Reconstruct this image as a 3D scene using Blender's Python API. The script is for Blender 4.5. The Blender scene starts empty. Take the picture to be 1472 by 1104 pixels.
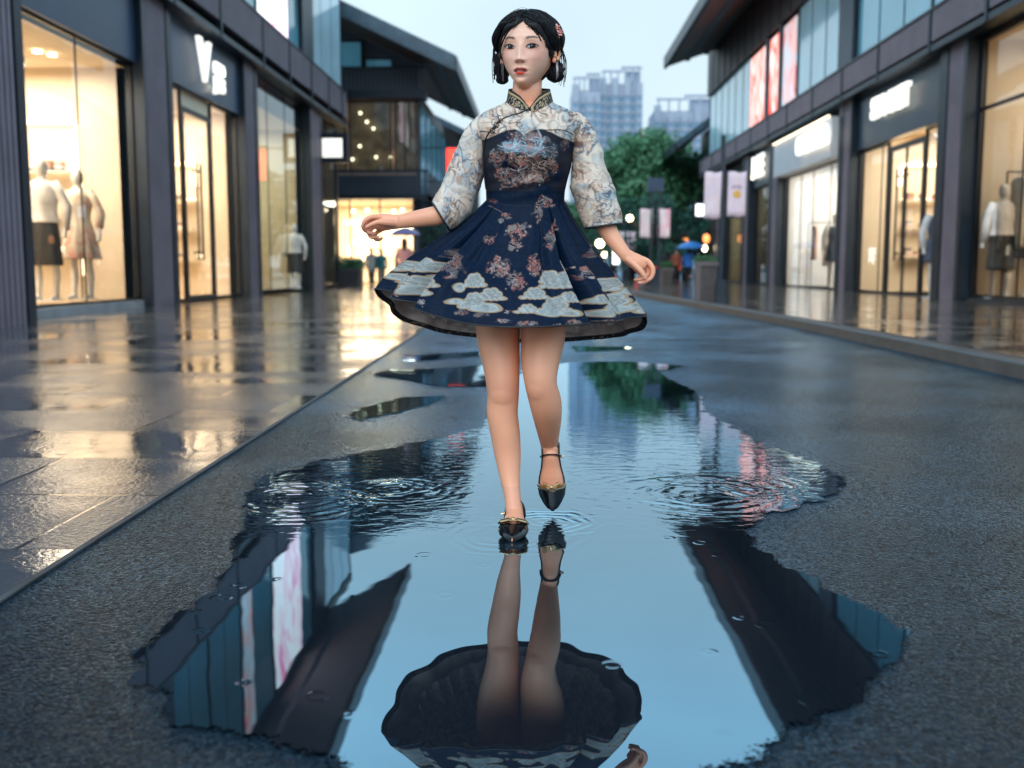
import bpy, math, random
import numpy as np
from mathutils import Vector, Matrix, Euler
R = math.radians
random.seed(7); rng = np.random.default_rng(7)
scene = bpy.context.scene
C = scene.collection

# ------------------------------------------------------------------ camera
CAM_H, FPX = 0.85, 1472.0
PITCH, YAW = math.atan(169/FPX), math.atan(39/FPX)
cd = bpy.data.cameras.new('camera'); cam = bpy.data.objects.new('camera', cd); C.objects.link(cam)
cam.location = (0, 0, CAM_H); cam.rotation_euler = (math.pi/2-PITCH, 0, YAW)
cd.sensor_width = 36; cd.lens = 36; cd.clip_end = 3000; cd.clip_start = .05
cd.dof.use_dof = True; cd.dof.focus_distance = 3.38; cd.dof.aperture_fstop = 2.4
scene.camera = cam
CR = np.array(Euler((math.pi/2-PITCH, 0, YAW)).to_matrix())
def ray(px, py):
    return CR @ np.array([(px-736)/FPX, -(py-552)/FPX, -1.0])
def PT(px, py, Y):                       # place measured on the photo, at a known distance down the street
    d = ray(px, py); return Vector(d*(Y/d[1])) + Vector((0, 0, CAM_H))
def PTv(px, py, Y):
    px, py, Y = np.broadcast_arrays(np.asarray(px, float), py, Y); d = np.stack([(px-736)/FPX, -(py-552)/FPX, -np.ones_like(px)], -1) @ CR.T
    return d*(Y/d[..., 1])[..., None]+np.array((0, 0, CAM_H))
def GR(px, py, z=0.0):                   # place measured on the photo, on the ground
    d = ray(px, py); t = (z-CAM_H)/d[2]; return Vector(d*t) + Vector((0, 0, CAM_H))
def YX(px, X):                           # distance down the street where a facade plane X is met
    d = ray(px, 383); return d[1]*X/d[0]

# ------------------------------------------------------------------ sky and sun
w = bpy.data.worlds.new('World'); scene.world = w; w.use_nodes = True
nt = w.node_tree; nt.nodes.clear()
sky = nt.nodes.new('ShaderNodeTexSky'); sky.sky_type = 'NISHITA'; sky.sun_disc = False
SUN_EL, SUN_ROT = R(36), R(192)
sky.sun_elevation = SUN_EL; sky.sun_rotation = SUN_ROT
sky.air_density = 1.0; sky.dust_density = 2.2; sky.ozone_density = 3.0
tc = nt.nodes.new('ShaderNodeTexCoord'); sp = nt.nodes.new('ShaderNodeSeparateXYZ')
nt.links.new(tc.outputs['Generated'], sp.inputs[0])
ramp = nt.nodes.new('ShaderNodeValToRGB'); e = ramp.color_ramp.elements
e[0].position = 0.0; e[0].color = (.355, .42, .455, 1)
e[1].position = .95; e[1].color = (.16, .27, .40, 1)
for p_, c_ in ((.24, (.335, .425, .47, 1)), (.33, (.38, .56, .66, 1)), (.42, (.45, .76, .96, 1)), (.50, (.44, .76, 1.0, 1)), (.64, (.24, .42, .58, 1))):
    q = e.new(p_); q.color = c_
nt.links.new(sp.outputs['Z'], ramp.inputs[0])
cn = nt.nodes.new('ShaderNodeTexNoise'); cn.inputs['Scale'].default_value = 2.2; cn.inputs['Detail'].default_value = 4
cm = nt.nodes.new('ShaderNodeMapRange'); cm.inputs['From Min'].default_value = .35; cm.inputs['From Max'].default_value = .7
cm.inputs['To Min'].default_value = .93; cm.inputs['To Max'].default_value = 1.12
nt.links.new(tc.outputs['Generated'], cn.inputs['Vector']); nt.links.new(cn.outputs['Fac'], cm.inputs['Value'])
b1 = nt.nodes.new('ShaderNodeBackground'); b1.inputs['Strength'].default_value = .05
b2 = nt.nodes.new('ShaderNodeBackground')
SKY = 2.6
sm = nt.nodes.new('ShaderNodeMath'); sm.operation = 'MULTIPLY'; sm.inputs[1].default_value = SKY
nt.links.new(cm.outputs[0], sm.inputs[0]); nt.links.new(sm.outputs[0], b2.inputs['Strength'])
nt.links.new(sky.outputs[0], b1.inputs['Color']); nt.links.new(ramp.outputs[0], b2.inputs['Color'])
ms = nt.nodes.new('ShaderNodeMixShader'); ms.inputs[0].default_value = .86      # cloud cover in front of the clear sky
nt.links.new(b1.outputs[0], ms.inputs[1]); nt.links.new(b2.outputs[0], ms.inputs[2])
wo = nt.nodes.new('ShaderNodeOutputWorld'); nt.links.new(ms.outputs[0], wo.inputs['Surface'])
sl = bpy.data.lights.new('sun', 'SUN'); sl.energy = 1.6; sl.angle = R(50); sl.color = (1, .93, .86)
so = bpy.data.objects.new('sun', sl); C.objects.link(so)
so.rotation_euler = Vector((math.sin(SUN_ROT)*math.cos(SUN_EL), math.cos(SUN_ROT)*math.cos(SUN_EL), math.sin(SUN_EL))).to_track_quat('Z', 'Y').to_euler()
vs = scene.view_settings; vs.view_transform = 'Standard'; vs.look = 'None'; vs.gamma = 1; vs.exposure = 0.0
scene.cycles.use_denoising = True
try: scene.cycles.denoiser = 'OPENIMAGEDENOISE'
except Exception: pass
scene.cycles.max_bounces = 8; scene.cycles.transparent_max_bounces = 16
scene.cycles.sample_clamp_indirect = 6; scene.cycles.caustics_reflective = False; scene.cycles.caustics_refractive = False

# ------------------------------------------------------------------ materials
def lk(t, a, b): t.links.new(a, b)
def mat(name, col, rough=.5, metal=0., spec=.5, var=None, bump=None, emis=None, coat=0., sss=0., attr=None, sheen=0., alpha=None, ribs=None, trans=0.):
    """var=(scale, amount)   bump=(scale, distance)   emis=strength"""
    m = bpy.data.materials.new(name); m.use_nodes = True
    t = m.node_tree; p = t.nodes['Principled BSDF']
    p.inputs['Base Color'].default_value = (*col, 1); p.inputs['Roughness'].default_value = rough
    p.inputs['Metallic'].default_value = metal; p.inputs['Specular IOR Level'].default_value = spec
    p.inputs['Coat Weight'].default_value = coat; p.inputs['Sheen Weight'].default_value = sheen
    p.inputs['Transmission Weight'].default_value = trans
    if sss:
        p.inputs['Subsurface Weight'].default_value = sss; p.inputs['Subsurface Scale'].default_value = .012
        p.inputs['Subsurface Radius'].default_value = (1, .35, .2)
    co = t.nodes.new('ShaderNodeTexCoord')
    src = None
    if attr:
        a = t.nodes.new('ShaderNodeAttribute'); a.attribute_name = attr; src = a.outputs['Color']
    if var:
        n = t.nodes.new('ShaderNodeTexNoise'); n.inputs['Scale'].default_value = var[0]; n.inputs['Detail'].default_value = 6
        lk(t, co.outputs['Object'], n.inputs['Vector'])
        mr = t.nodes.new('ShaderNodeMapRange'); mr.inputs['From Min'].default_value = .3; mr.inputs['From Max'].default_value = .7
        mr.inputs['To Min'].default_value = 1-var[1]; mr.inputs['To Max'].default_value = 1+var[1]
        lk(t, n.outputs['Fac'], mr.inputs['Value'])
        mx = t.nodes.new('ShaderNodeVectorMath'); mx.operation = 'SCALE'
        if src: lk(t, src, mx.inputs[0])
        else: mx.inputs[0].default_value = col
        lk(t, mr.outputs[0], mx.inputs['Scale']); src = mx.outputs[0]
        rr = t.nodes.new('ShaderNodeMapRange'); rr.inputs['To Min'].default_value = max(0, rough-.08); rr.inputs['To Max'].default_value = min(1, rough+.1)
        lk(t, n.outputs['Fac'], rr.inputs['Value']); lk(t, rr.outputs[0], p.inputs['Roughness'])
    if src: lk(t, src, p.inputs['Base Color'])
    if bump:
        n = t.nodes.new('ShaderNodeTexNoise'); n.inputs['Scale'].default_value = bump[0]; n.inputs['Detail'].default_value = 5
        lk(t, co.outputs['Object'], n.inputs['Vector'])
        b = t.nodes.new('ShaderNodeBump'); b.inputs['Distance'].default_value = bump[1]; b.inputs['Strength'].default_value = 1
        lk(t, n.outputs['Fac'], b.inputs['Height']); lk(t, b.outputs[0], p.inputs['Normal'])
    if emis:
        p.inputs['Emission Strength'].default_value = emis
        if src: lk(t, src, p.inputs['Emission Color'])
        else: p.inputs['Emission Color'].default_value = (*col, 1)
    return m
def glass_mat(name, tint=(.9, .95, 1), ior=1.5, refl=1.0, thick=1.0, rough=.0):
    """a pane: clear with a Fresnel reflection of the street"""
    m = bpy.data.materials.new(name); m.use_nodes = True; t = m.node_tree; t.nodes.clear()
    o = t.nodes.new('ShaderNodeOutputMaterial'); mx = t.nodes.new('ShaderNodeMixShader')
    tr = t.nodes.new('ShaderNodeBsdfTransparent'); tr.inputs[0].default_value = (tint[0]*thick, tint[1]*thick, tint[2]*thick, 1)
    gl = t.nodes.new('ShaderNodeBsdfGlossy'); gl.inputs['Roughness'].default_value = rough; gl.inputs['Color'].default_value = (*[min(1, refl*c) for c in (.9, .96, 1)], 1)
    fr = t.nodes.new('ShaderNodeFresnel'); fr.inputs[0].default_value = ior
    co = t.nodes.new('ShaderNodeTexCoord'); n = t.nodes.new('ShaderNodeTexNoise'); n.inputs['Scale'].default_value = .6
    lk(t, co.outputs['Object'], n.inputs['Vector'])
    b = t.nodes.new('ShaderNodeBump'); b.inputs['Distance'].default_value = .02; b.inputs['Strength'].default_value = .25
    lk(t, n.outputs['Fac'], b.inputs['Height']); lk(t, b.outputs[0], gl.inputs['Normal'])
    lk(t, fr.outputs[0], mx.inputs[0]); lk(t, tr.outputs[0], mx.inputs[1]); lk(t, gl.outputs[0], mx.inputs[2]); lk(t, mx.outputs[0], o.inputs[0])
    return m
M = {}
M['dark_steel'] = mat('dark_steel', (.013, .025, .040), .4, .3, var=(2, .2), bump=(3, .004))
M['fascia'] = mat('fascia_panel', (.034, .068, .125), .38, .2, var=(.8, .25), bump=(1.2, .004))
M['fascia_teal'] = mat('fascia_dark_panel', (.009, .034, .062), .3, .2, var=(.8, .25), bump=(1.2, .004))
M['black_frame'] = mat('black_frame', (.012, .014, .018), .35, .4, var=(6, .2))
M['mauve_metal'] = mat('mauve_ribbed_metal', (.23, .195, .235), .5, .1, var=(1.5, .15))
M['mauve_dark'] = mat('dark_ribbed_metal', (.065, .085, .115), .45, .2, var=(1.5, .15))
M['soffit'] = mat('brown_soffit', (.105, .066, .050), .6, var=(1.2, .25), bump=(4, .004))
M['roof'] = mat('roof_tile', (.040, .085, .12), .45, var=(3, .35), bump=(12, .01))
M['cream'] = mat('warm_plaster', (.78, .66, .50), .8, var=(1.5, .06))
M['wood_floor'] = mat('shop_floor', (.55, .42, .28), .35, var=(3, .15))
M['white_paint'] = mat('white_paint', (.72, .74, .78), .5, var=(2, .05))
M['concrete'] = mat('pale_concrete', (.32, .33, .35), .7, var=(3, .15), bump=(30, .003))
M['glass'] = glass_mat('shop_glass')
M['glass_up'] = glass_mat('upper_glass', (.35, .55, .65), 2.4, 1.0, .8)
M['glass_dark'] = glass_mat('dark_glass', (.5, .62, .62), 1.9, 1.0, .75)
M['letters'] = mat('lit_letters', (1, .97, .88), .5, emis=1.2)
M['light_warm'] = mat('warm_lamp', (1, .80, .52), .5, emis=10)
M['light_soft'] = mat('cove_light', (1, .82, .56), .5, emis=3)
M['light_white'] = mat('white_lamp', (.92, .97, 1), .5, emis=2.5)
M['foliage'] = mat('foliage', (.07, .21, .10), .6, var=(3, .5))
M['foliage_dark'] = mat('foliage_dark', (.03, .12, .085), .6, var=(3, .5))
M['bark'] = mat('bark', (.07, .05, .04), .9, bump=(20, .01))
M['planter'] = mat('planter_stone', (.06, .055, .06), .6, var=(6, .3), bump=(20, .003))

# ------------------------------------------------------------------ mesh helpers
def each(name, n, fn, m, parent, smooth=False):
    '''n pieces of one kind, every piece a part of its own'''
    for i in range(n):
        b = MB(); fn(b, i)
        if b.v: b.build(name, m, parent, smooth)
class MB:
    def __init__(s): s.v = []; s.f = []
    def add(s, v, f):
        o = len(s.v); s.v += [tuple(p) for p in v]; s.f += [tuple(i+o for i in q) for q in f]; return s
    def box(s, x0, x1, y0, y1, z0, z1):
        v = [(x, y, z) for x in (x0, x1) for y in (y0, y1) for z in (z0, z1)]
        return s.add(v, [(0, 1, 3, 2), (4, 6, 7, 5), (0, 4, 5, 1), (2, 3, 7, 6), (0, 2, 6, 4), (1, 5, 7, 3)])
    def prism(s, prof, y0, y1, axis='y'):         # closed profile (a,b) extruded
        n = len(prof)
        if axis == 'y': v = [(a, y0, b) for a, b in prof]+[(a, y1, b) for a, b in prof]
        else: v = [(y0, a, b) for a, b in prof]+[(y1, a, b) for a, b in prof]
        f = [(i, (i+1) % n, n+(i+1) % n, n+i) for i in range(n)]+[tuple(range(n))[::-1], tuple(range(n, 2*n))]
        return s.add(v, f)
    def tube(s, pts, rad, n=8, cap=True, flat=1.0, up=None):
        pts = [Vector(p) for p in pts]; k = len(pts)
        rad = [rad]*k if isinstance(rad, (int, float)) else list(rad)
        v = []; f = []; prev = None
        for i, p in enumerate(pts):
            t = (pts[min(i+1, k-1)]-pts[max(i-1, 0)])
            t = t.normalized() if t.length > 1e-9 else Vector((0, 0, 1))
            a = prev if prev is not None else (Vector(up) if up else (Vector((0, 0, 1)) if abs(t.z) < .9 else Vector((1, 0, 0))))
            a = (a-t*a.dot(t));  a = a.normalized() if a.length > 1e-6 else t.orthogonal().normalized()
            b = t.cross(a); prev = a
            for j in range(n):
                q = 2*math.pi*j/n; v.append(p+a*(math.cos(q)*rad[i]*flat)+b*(math.sin(q)*rad[i]))
        for i in range(k-1):
            for j in range(n):
                f.append((i*n+j, i*n+(j+1) % n, (i+1)*n+(j+1) % n, (i+1)*n+j))
        if cap: f += [tuple(range(n))[::-1], tuple(range((k-1)*n, k*n))]
        return s.add(v, f)
    def lathe(s, prof, c=(0, 0, 0), n=20):        # prof: (r, z)
        v = []; f = []
        for r, z in prof:
            for j in range(n):
                q = 2*math.pi*j/n; v.append((c[0]+r*math.cos(q), c[1]+r*math.sin(q), c[2]+z))
        for i in range(len(prof)-1):
            for j in range(n): f.append((i*n+j, i*n+(j+1) % n, (i+1)*n+(j+1) % n, (i+1)*n+j))
        f += [tuple(range(n))[::-1], tuple(range((len(prof)-1)*n, len(prof)*n))]
        return s.add(v, f)
    def ball(s, c, r, n=12, m=8):
        r = (r, r, r) if isinstance(r, (int, float)) else r
        v = []; f = []
        for i in range(m+1):
            a = math.pi*i/m
            for j in range(n):
                q = 2*math.pi*j/n
                v.append((c[0]+r[0]*math.sin(a)*math.cos(q), c[1]+r[1]*math.sin(a)*math.sin(q), c[2]+r[2]*math.cos(a)))
        for i in range(m):
            for j in range(n): f.append((i*n+j, (i+1)*n+j, (i+1)*n+(j+1) % n, i*n+(j+1) % n))
        return s.add(v, f)
    def build(s, name, m, parent=None, smooth=False):
        return mk(name, np.array(s.v, dtype=float).reshape(-1, 3), s.f, m, parent, smooth)
def mk(name, v, f, m, parent=None, smooth=False, col=None, uvw=None):
    me = bpy.data.meshes.new(name)
    off = np.array(parent_loc(parent)) if parent else np.zeros(3)
    me.from_pydata([tuple(p) for p in (np.asarray(v)-off)], [], [tuple(q) for q in f]); me.validate(); me.update()
    if m: me.materials.append(m)
    if smooth: me.polygons.foreach_set('use_smooth', [True]*len(me.polygons))
    if col is not None:
        a = me.color_attributes.new('Col', 'FLOAT_COLOR', 'POINT')
        cc = np.ones((len(me.vertices), 4), dtype=np.float32); cc[:, :3] = col; a.data.foreach_set('color', cc.ravel())
    o = bpy.data.objects.new(name, me); C.objects.link(o)
    if parent: o.parent = parent
    return o
def parent_loc(p):
    l = Vector(p.location)
    while p.parent: p = p.parent; l += Vector(p.location)
    return l
def thing(name, loc, label, cat, group=None):
    o = bpy.data.objects.new(name, None); C.objects.link(o); o.location = loc
    o.empty_display_size = .2
    o['label'] = label; o['category'] = cat
    if group: o['group'] = group
    return o
def tag(o, label=None, cat=None, group=None, kind=None):
    if label: o['label'] = label
    if cat: o['category'] = cat
    if group: o['group'] = group
    if kind: o['kind'] = kind
    return o
def dup(root, loc, label=None, group=None):
    r = root.copy(); C.objects.link(r); r.location = loc
    if label: r['label'] = label
    if group: r['group'] = group
    for ch in list(root.children):
        c = ch.copy(); C.objects.link(c); c.parent = r
        for g in ch.children:
            d = g.copy(); C.objects.link(d); d.parent = c
    return r
def add_mod_shell(o, th):
    m = o.modifiers.new('shell', 'SOLIDIFY'); m.thickness = th; m.offset = 0; return o
_lat = rng.random((256, 256))
def vnoise(x, y, s=1.0, o=0):
    x = np.asarray(x)*s+o*17.3; y = np.asarray(y)*s+o*9.1
    xi = np.floor(x).astype(int); yi = np.floor(y).astype(int); fx = x-xi; fy = y-yi
    fx = fx*fx*(3-2*fx); fy = fy*fy*(3-2*fy)
    g = lambda a, b: _lat[a % 256, b % 256]
    return (g(xi, yi)*(1-fx)+g(xi+1, yi)*fx)*(1-fy)+(g(xi, yi+1)*(1-fx)+g(xi+1, yi+1)*fx)*fy
def text_mesh(name, body, size, depth, m, parent, loc, rot, sx=1.0):
    cu = bpy.data.curves.new(name, 'FONT'); cu.body = body; cu.size = size; cu.extrude = depth
    cu.align_x = 'CENTER'; cu.align_y = 'CENTER'; cu.offset = size*.035; cu.space_character = .92
    t = bpy.data.objects.new(name+'_tmp', cu); C.objects.link(t)
    dg = bpy.context.evaluated_depsgraph_get(); me = bpy.data.meshes.new_from_object(t.evaluated_get(dg))
    bpy.data.objects.remove(t); bpy.data.curves.remove(cu)
    me.name = name; me.materials.clear(); me.materials.append(m)
    mt = Euler(rot).to_matrix().to_4x4() @ Matrix.Diagonal((sx, 1, 1, 1))
    me.transform(mt)
    o = bpy.data.objects.new(name, me); C.objects.link(o)
    o.location = Vector(loc)-(parent_loc(parent) if parent else Vector((0, 0, 0)))
    if parent: o.parent = parent
    return o

def smooth_path(pts, n):
    pts = [np.array(p, float) for p in pts]; out = []
    for i in range(len(pts)-1):
        a, b, c, d = pts[max(0, i-1)], pts[i], pts[i+1], pts[min(len(pts)-1, i+2)]
        for q in range(n):
            u = q/n; out.append(.5*((2*b)+(c-a)*u+(2*a-5*b+4*c-d)*u*u+(3*b-a-3*c+d)*u**3))
    out.append(pts[-1]); return out
# ------------------------------------------------------------------ ground, road, pavements
def wet_asphalt():
    m = bpy.data.materials.new('wet_asphalt'); m.use_nodes = True; t = m.node_tree; p = t.nodes['Principled BSDF']
    co = t.nodes.new('ShaderNodeTexCoord'); O = co.outputs['Object']
    vo = t.nodes.new('ShaderNodeTexVoronoi'); vo.inputs['Scale'].default_value = 120; lk(t, O, vo.inputs['Vector'])
    vo2 = t.nodes.new('ShaderNodeTexVoronoi'); vo2.inputs['Scale'].default_value = 210; lk(t, O, vo2.inputs['Vector'])
    n1 = t.nodes.new('ShaderNodeTexNoise'); n1.inputs['Scale'].default_value = .9; n1.inputs['Detail'].default_value = 5; lk(t, O, n1.inputs['Vector'])
    n2 = t.nodes.new('ShaderNodeTexNoise'); n2.inputs['Scale'].default_value = 38; n2.inputs['Detail'].default_value = 4; lk(t, O, n2.inputs['Vector'])
    cr = t.nodes.new('ShaderNodeValToRGB'); e = cr.color_ramp.elements
    e[0].position = .18; e[0].color = (.002, .006, .010, 1); e[1].position = .86; e[1].color = (.015, .034, .050, 1); q_ = e.new(.55); q_.color = (.0015, .007, .013, 1)
    sx = t.nodes.new('ShaderNodeSeparateColor'); lk(t, vo.outputs['Color'], sx.inputs[0])
    ad = t.nodes.new('ShaderNodeMath'); ad.operation = 'MULTIPLY_ADD'; ad.inputs[1].default_value = .6; lk(t, sx.outputs[0], ad.inputs[0])
    h5 = t.nodes.new('ShaderNodeMath'); h5.operation = 'MULTIPLY'; h5.inputs[1].default_value = .45; lk(t, n1.outputs['Fac'], h5.inputs[0]); lk(t, h5.outputs[0], ad.inputs[2])
    lk(t, ad.outputs[0], cr.inputs[0]); lk(t, cr.outputs[0], p.inputs['Base Color'])
    rr = t.nodes.new('ShaderNodeMapRange'); rr.inputs['From Min'].default_value = .38; rr.inputs['From Max'].default_value = .64
    rr.inputs['To Min'].default_value = .12; rr.inputs['To Max'].default_value = .27
    lk(t, n1.outputs['Fac'], rr.inputs['Value']); lk(t, rr.outputs[0], p.inputs['Roughness'])
    p.inputs['Specular IOR Level'].default_value = .08; p.inputs['Coat Weight'].default_value = .85; p.inputs['Coat Roughness'].default_value = .10; p.inputs['Coat IOR'].default_value = 1.36; p.inputs['Specular Tint'].default_value = (.42, .74, 1, 1)
    m1 = t.nodes.new('ShaderNodeMath'); m1.operation = 'MULTIPLY'; m1.inputs[1].default_value = -1.0; lk(t, vo.outputs['Distance'], m1.inputs[0])
    m2 = t.nodes.new('ShaderNodeMath'); m2.operation = 'MULTIPLY_ADD'; m2.inputs[1].default_value = -.4; lk(t, vo2.outputs['Distance'], m2.inputs[0]); lk(t, m1.outputs[0], m2.inputs[2])
    m3 = t.nodes.new('ShaderNodeMath'); m3.operation = 'MULTIPLY_ADD'; m3.inputs[1].default_value = .9; lk(t, n2.outputs['Fac'], m3.inputs[0]); lk(t, m2.outputs[0], m3.inputs[2])
    b = t.nodes.new('ShaderNodeBump'); b.inputs['Distance'].default_value = .0095; b.inputs['Strength'].default_value = 1
    lk(t, m3.outputs[0], b.inputs['Height']); lk(t, b.outputs[0], p.inputs['Normal'])
    bc = t.nodes.new('ShaderNodeBump'); bc.inputs['Distance'].default_value = .0024; bc.inputs['Strength'].default_value = 1; lk(t, m3.outputs[0], bc.inputs['Height']); lk(t, bc.outputs[0], p.inputs['Coat Normal'])
    cw = t.nodes.new('ShaderNodeMapRange'); cw.inputs['From Min'].default_value = .05; cw.inputs['From Max'].default_value = .75; cw.inputs['To Min'].default_value = .12; cw.inputs['To Max'].default_value = 1.1
    lk(t, sx.outputs[1], cw.inputs['Value']); p.inputs['Coat Weight'].default_value = 0                    # drier and wetter stones
    gl = t.nodes.new('ShaderNodeBsdfGlossy'); gl.inputs['Color'].default_value = (.50, .76, 1, 1); lk(t, bc.outputs[0], gl.inputs['Normal']); lk(t, rr.outputs[0], gl.inputs['Roughness'])
    fr = t.nodes.new('ShaderNodeFresnel'); fr.inputs['IOR'].default_value = 1.33; lk(t, bc.outputs[0], fr.inputs['Normal'])
    fm = t.nodes.new('ShaderNodeMath'); fm.operation = 'MULTIPLY'; lk(t, fr.outputs[0], fm.inputs[0]); lk(t, cw.outputs[0], fm.inputs[1])
    mx = t.nodes.new('ShaderNodeMixShader'); lk(t, fm.outputs[0], mx.inputs[0]); lk(t, p.outputs[0], mx.inputs[1]); lk(t, gl.outputs[0], mx.inputs[2]); lk(t, mx.outputs[0], t.nodes['Material Output'].inputs['Surface'])
    return m
def wet_tiles(name, w_, h_, c1, c2, rlo, rhi, bumpd, offs=.5, spec=.9):
    m = bpy.data.materials.new(name); m.use_nodes = True; t = m.node_tree; p = t.nodes['Principled BSDF']
    co = t.nodes.new('ShaderNodeTexCoord'); O = co.outputs['Object']
    br = t.nodes.new('ShaderNodeTexBrick'); br.inputs['Scale'].default_value = 1; br.inputs['Brick Width'].default_value = w_; br.inputs['Row Height'].default_value = h_
    br.inputs['Mortar Size'].default_value = .010; br.inputs['Mortar Smooth'].default_value = .3; br.offset = offs
    br.inputs['Color1'].default_value = (0, 0, 0, 1); br.inputs['Color2'].default_value = (1, 1, 1, 1); br.inputs['Mortar'].default_value = (0, 0, 0, 1)
    lk(t, O, br.inputs['Vector'])
    n1 = t.nodes.new('ShaderNodeTexNoise'); n1.inputs['Scale'].default_value = 1.1; n1.inputs['Detail'].default_value = 6; lk(t, O, n1.inputs['Vector'])
    n2 = t.nodes.new('ShaderNodeTexNoise'); n2.inputs['Scale'].default_value = 55; n2.inputs['Detail'].default_value = 4; lk(t, O, n2.inputs['Vector'])
    n3 = t.nodes.new('ShaderNodeTexNoise'); n3.inputs['Scale'].default_value = 5; n3.inputs['Detail'].default_value = 2; lk(t, O, n3.inputs['Vector'])
    mc = t.nodes.new('ShaderNodeMix'); mc.data_type = 'RGBA'; mc.inputs[6].default_value = (*c1, 1); mc.inputs[7].default_value = (*c2, 1)
    sc_ = t.nodes.new('ShaderNodeSeparateColor'); lk(t, br.outputs['Color'], sc_.inputs[0])
    av = t.nodes.new('ShaderNodeMath'); av.operation = 'MULTIPLY_ADD'; av.inputs[1].default_value = .6; lk(t, sc_.outputs[0], av.inputs[0])
    a2 = t.nodes.new('ShaderNodeMath'); a2.operation = 'MULTIPLY'; a2.inputs[1].default_value = .4; lk(t, n2.outputs['Fac'], a2.inputs[0]); lk(t, a2.outputs[0], av.inputs[2])
    lk(t, av.outputs[0], mc.inputs[0])
    dk = t.nodes.new('ShaderNodeMix'); dk.data_type = 'RGBA'; dk.inputs[7].default_value = (.012, .013, .015, 1)
    lk(t, br.outputs['Fac'], dk.inputs[0]); lk(t, mc.outputs[2], dk.inputs[6]); lk(t, dk.outputs[2], p.inputs['Base Color'])
    # wetness differs from slab to slab
    ra = t.nodes.new('ShaderNodeMath'); ra.operation = 'MULTIPLY_ADD'; ra.inputs[1].default_value = .55; lk(t, sc_.outputs[0], ra.inputs[0]); 
    ra2 = t.nodes.new('ShaderNodeMath'); ra2.operation = 'MULTIPLY_ADD'; ra2.inputs[1].default_value = 1.9; ra2.inputs[2].default_value = -.7; lk(t, n1.outputs['Fac'], ra2.inputs[0]); lk(t, ra2.outputs[0], ra.inputs[2])
    rr = t.nodes.new('ShaderNodeMapRange'); rr.inputs['From Min'].default_value = .15; rr.inputs['From Max'].default_value = .95
    rr.inputs['To Min'].default_value = rlo; rr.inputs['To Max'].default_value = rhi; lk(t, ra.outputs[0], rr.inputs['Value'])
    lk(t, rr.outputs[0], p.inputs['Roughness']); p.inputs['Specular IOR Level'].default_value = spec
    p.inputs['Coat Weight'].default_value = .6; p.inputs['Coat Roughness'].default_value = .05; p.inputs['Coat IOR'].default_value = 1.4
    hm = t.nodes.new('ShaderNodeMath'); hm.operation = 'MULTIPLY'; hm.inputs[1].default_value = 1.0; lk(t, n2.outputs['Fac'], hm.inputs[0])
    h0 = t.nodes.new('ShaderNodeMapRange'); h0.inputs['From Min'].default_value = .3; h0.inputs['From Max'].default_value = .8; h0.inputs['To Min'].default_value = .15; h0.inputs['To Max'].default_value = 1.6
    lk(t, ra.outputs[0], h0.inputs['Value']); lk(t, h0.outputs[0], hm.inputs[1])
    h2 = t.nodes.new('ShaderNodeMath'); h2.operation = 'MULTIPLY_ADD'; h2.inputs[1].default_value = 1.2; lk(t, n3.outputs['Fac'], h2.inputs[0]); lk(t, hm.outputs[0], h2.inputs[2])
    h3 = t.nodes.new('ShaderNodeMath'); h3.operation = 'MULTIPLY_ADD'; h3.inputs[1].default_value = -1.3; lk(t, br.outputs['Fac'], h3.inputs[0]); lk(t, h2.outputs[0], h3.inputs[2])
    b = t.nodes.new('ShaderNodeBump'); b.inputs['Distance'].default_value = bumpd; b.inputs['Strength'].default_value = 1
    lk(t, h3.outputs[0], b.inputs['Height']); lk(t, b.outputs[0], p.inputs['Normal']); lk(t, b.outputs[0], p.inputs['Coat Normal'])
    return m
M['asphalt'] = wet_asphalt()
M['tiles_left'] = wet_tiles('wet_granite_slabs', 1.05, .74, (.035, .042, .050), (.115, .115, .115), .03, .27, .0024)
M['tiles_right'] = wet_tiles('wet_dark_slabs', .6, .45, (.05, .05, .05), (.12, .11, .10), .05, .22, .0015)
M['kerb'] = mat('wet_kerb_stone', (.060, .060, .062), .5, spec=.4, var=(5, .4), bump=(60, .002))
g = MB(); g.add([(-900, -60, -.03), (900, -60, -.03), (900, 1500, -.03), (-900, 1500, -.03)], [(0, 1, 2, 3)])
tag(g.build('ground', mat('far_ground', (.06, .065, .07), .6, var=(.2, .3))), kind='structure')
g = MB(); g.add([(-12, -6, 0), (14, -6, 0), (14, 160, 0), (-12, 160, 0)], [(0, 1, 2, 3)])
tag(g.build('road', M['asphalt']), kind='structure')
e0, e1 = GR(0, 865), GR(600, 480)
def edgeX(Y): return e0.x+(e1.x-e0.x)*(Y-e0.y)/(e1.y-e0.y)
g = MB(); ys = [-4, 0, 20, 60, 130]
v = [(edgeX(y), y, .004) for y in ys]+[(-16, y, .004) for y in ys]
g.add(v, [(i, i+1, i+6, i+5) for i in range(4)])
o = g.build('pavement', M['tiles_left']); tag(o, kind='structure')
g = MB(); v = []
for y in ys:
    for dx, z in ((-.010, .001), (-.010, .0075), (.010, .0075), (.010, .001)): v.append((edgeX(y)+dx, y, z))
f = []
for i in range(4):
    for j in range(3): f.append((i*4+j, i*4+j+1, i*4+j+5, i*4+j+4))
g.add(v, f); tag(g.build('pavement_edge', M['kerb']), kind='structure')
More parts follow.
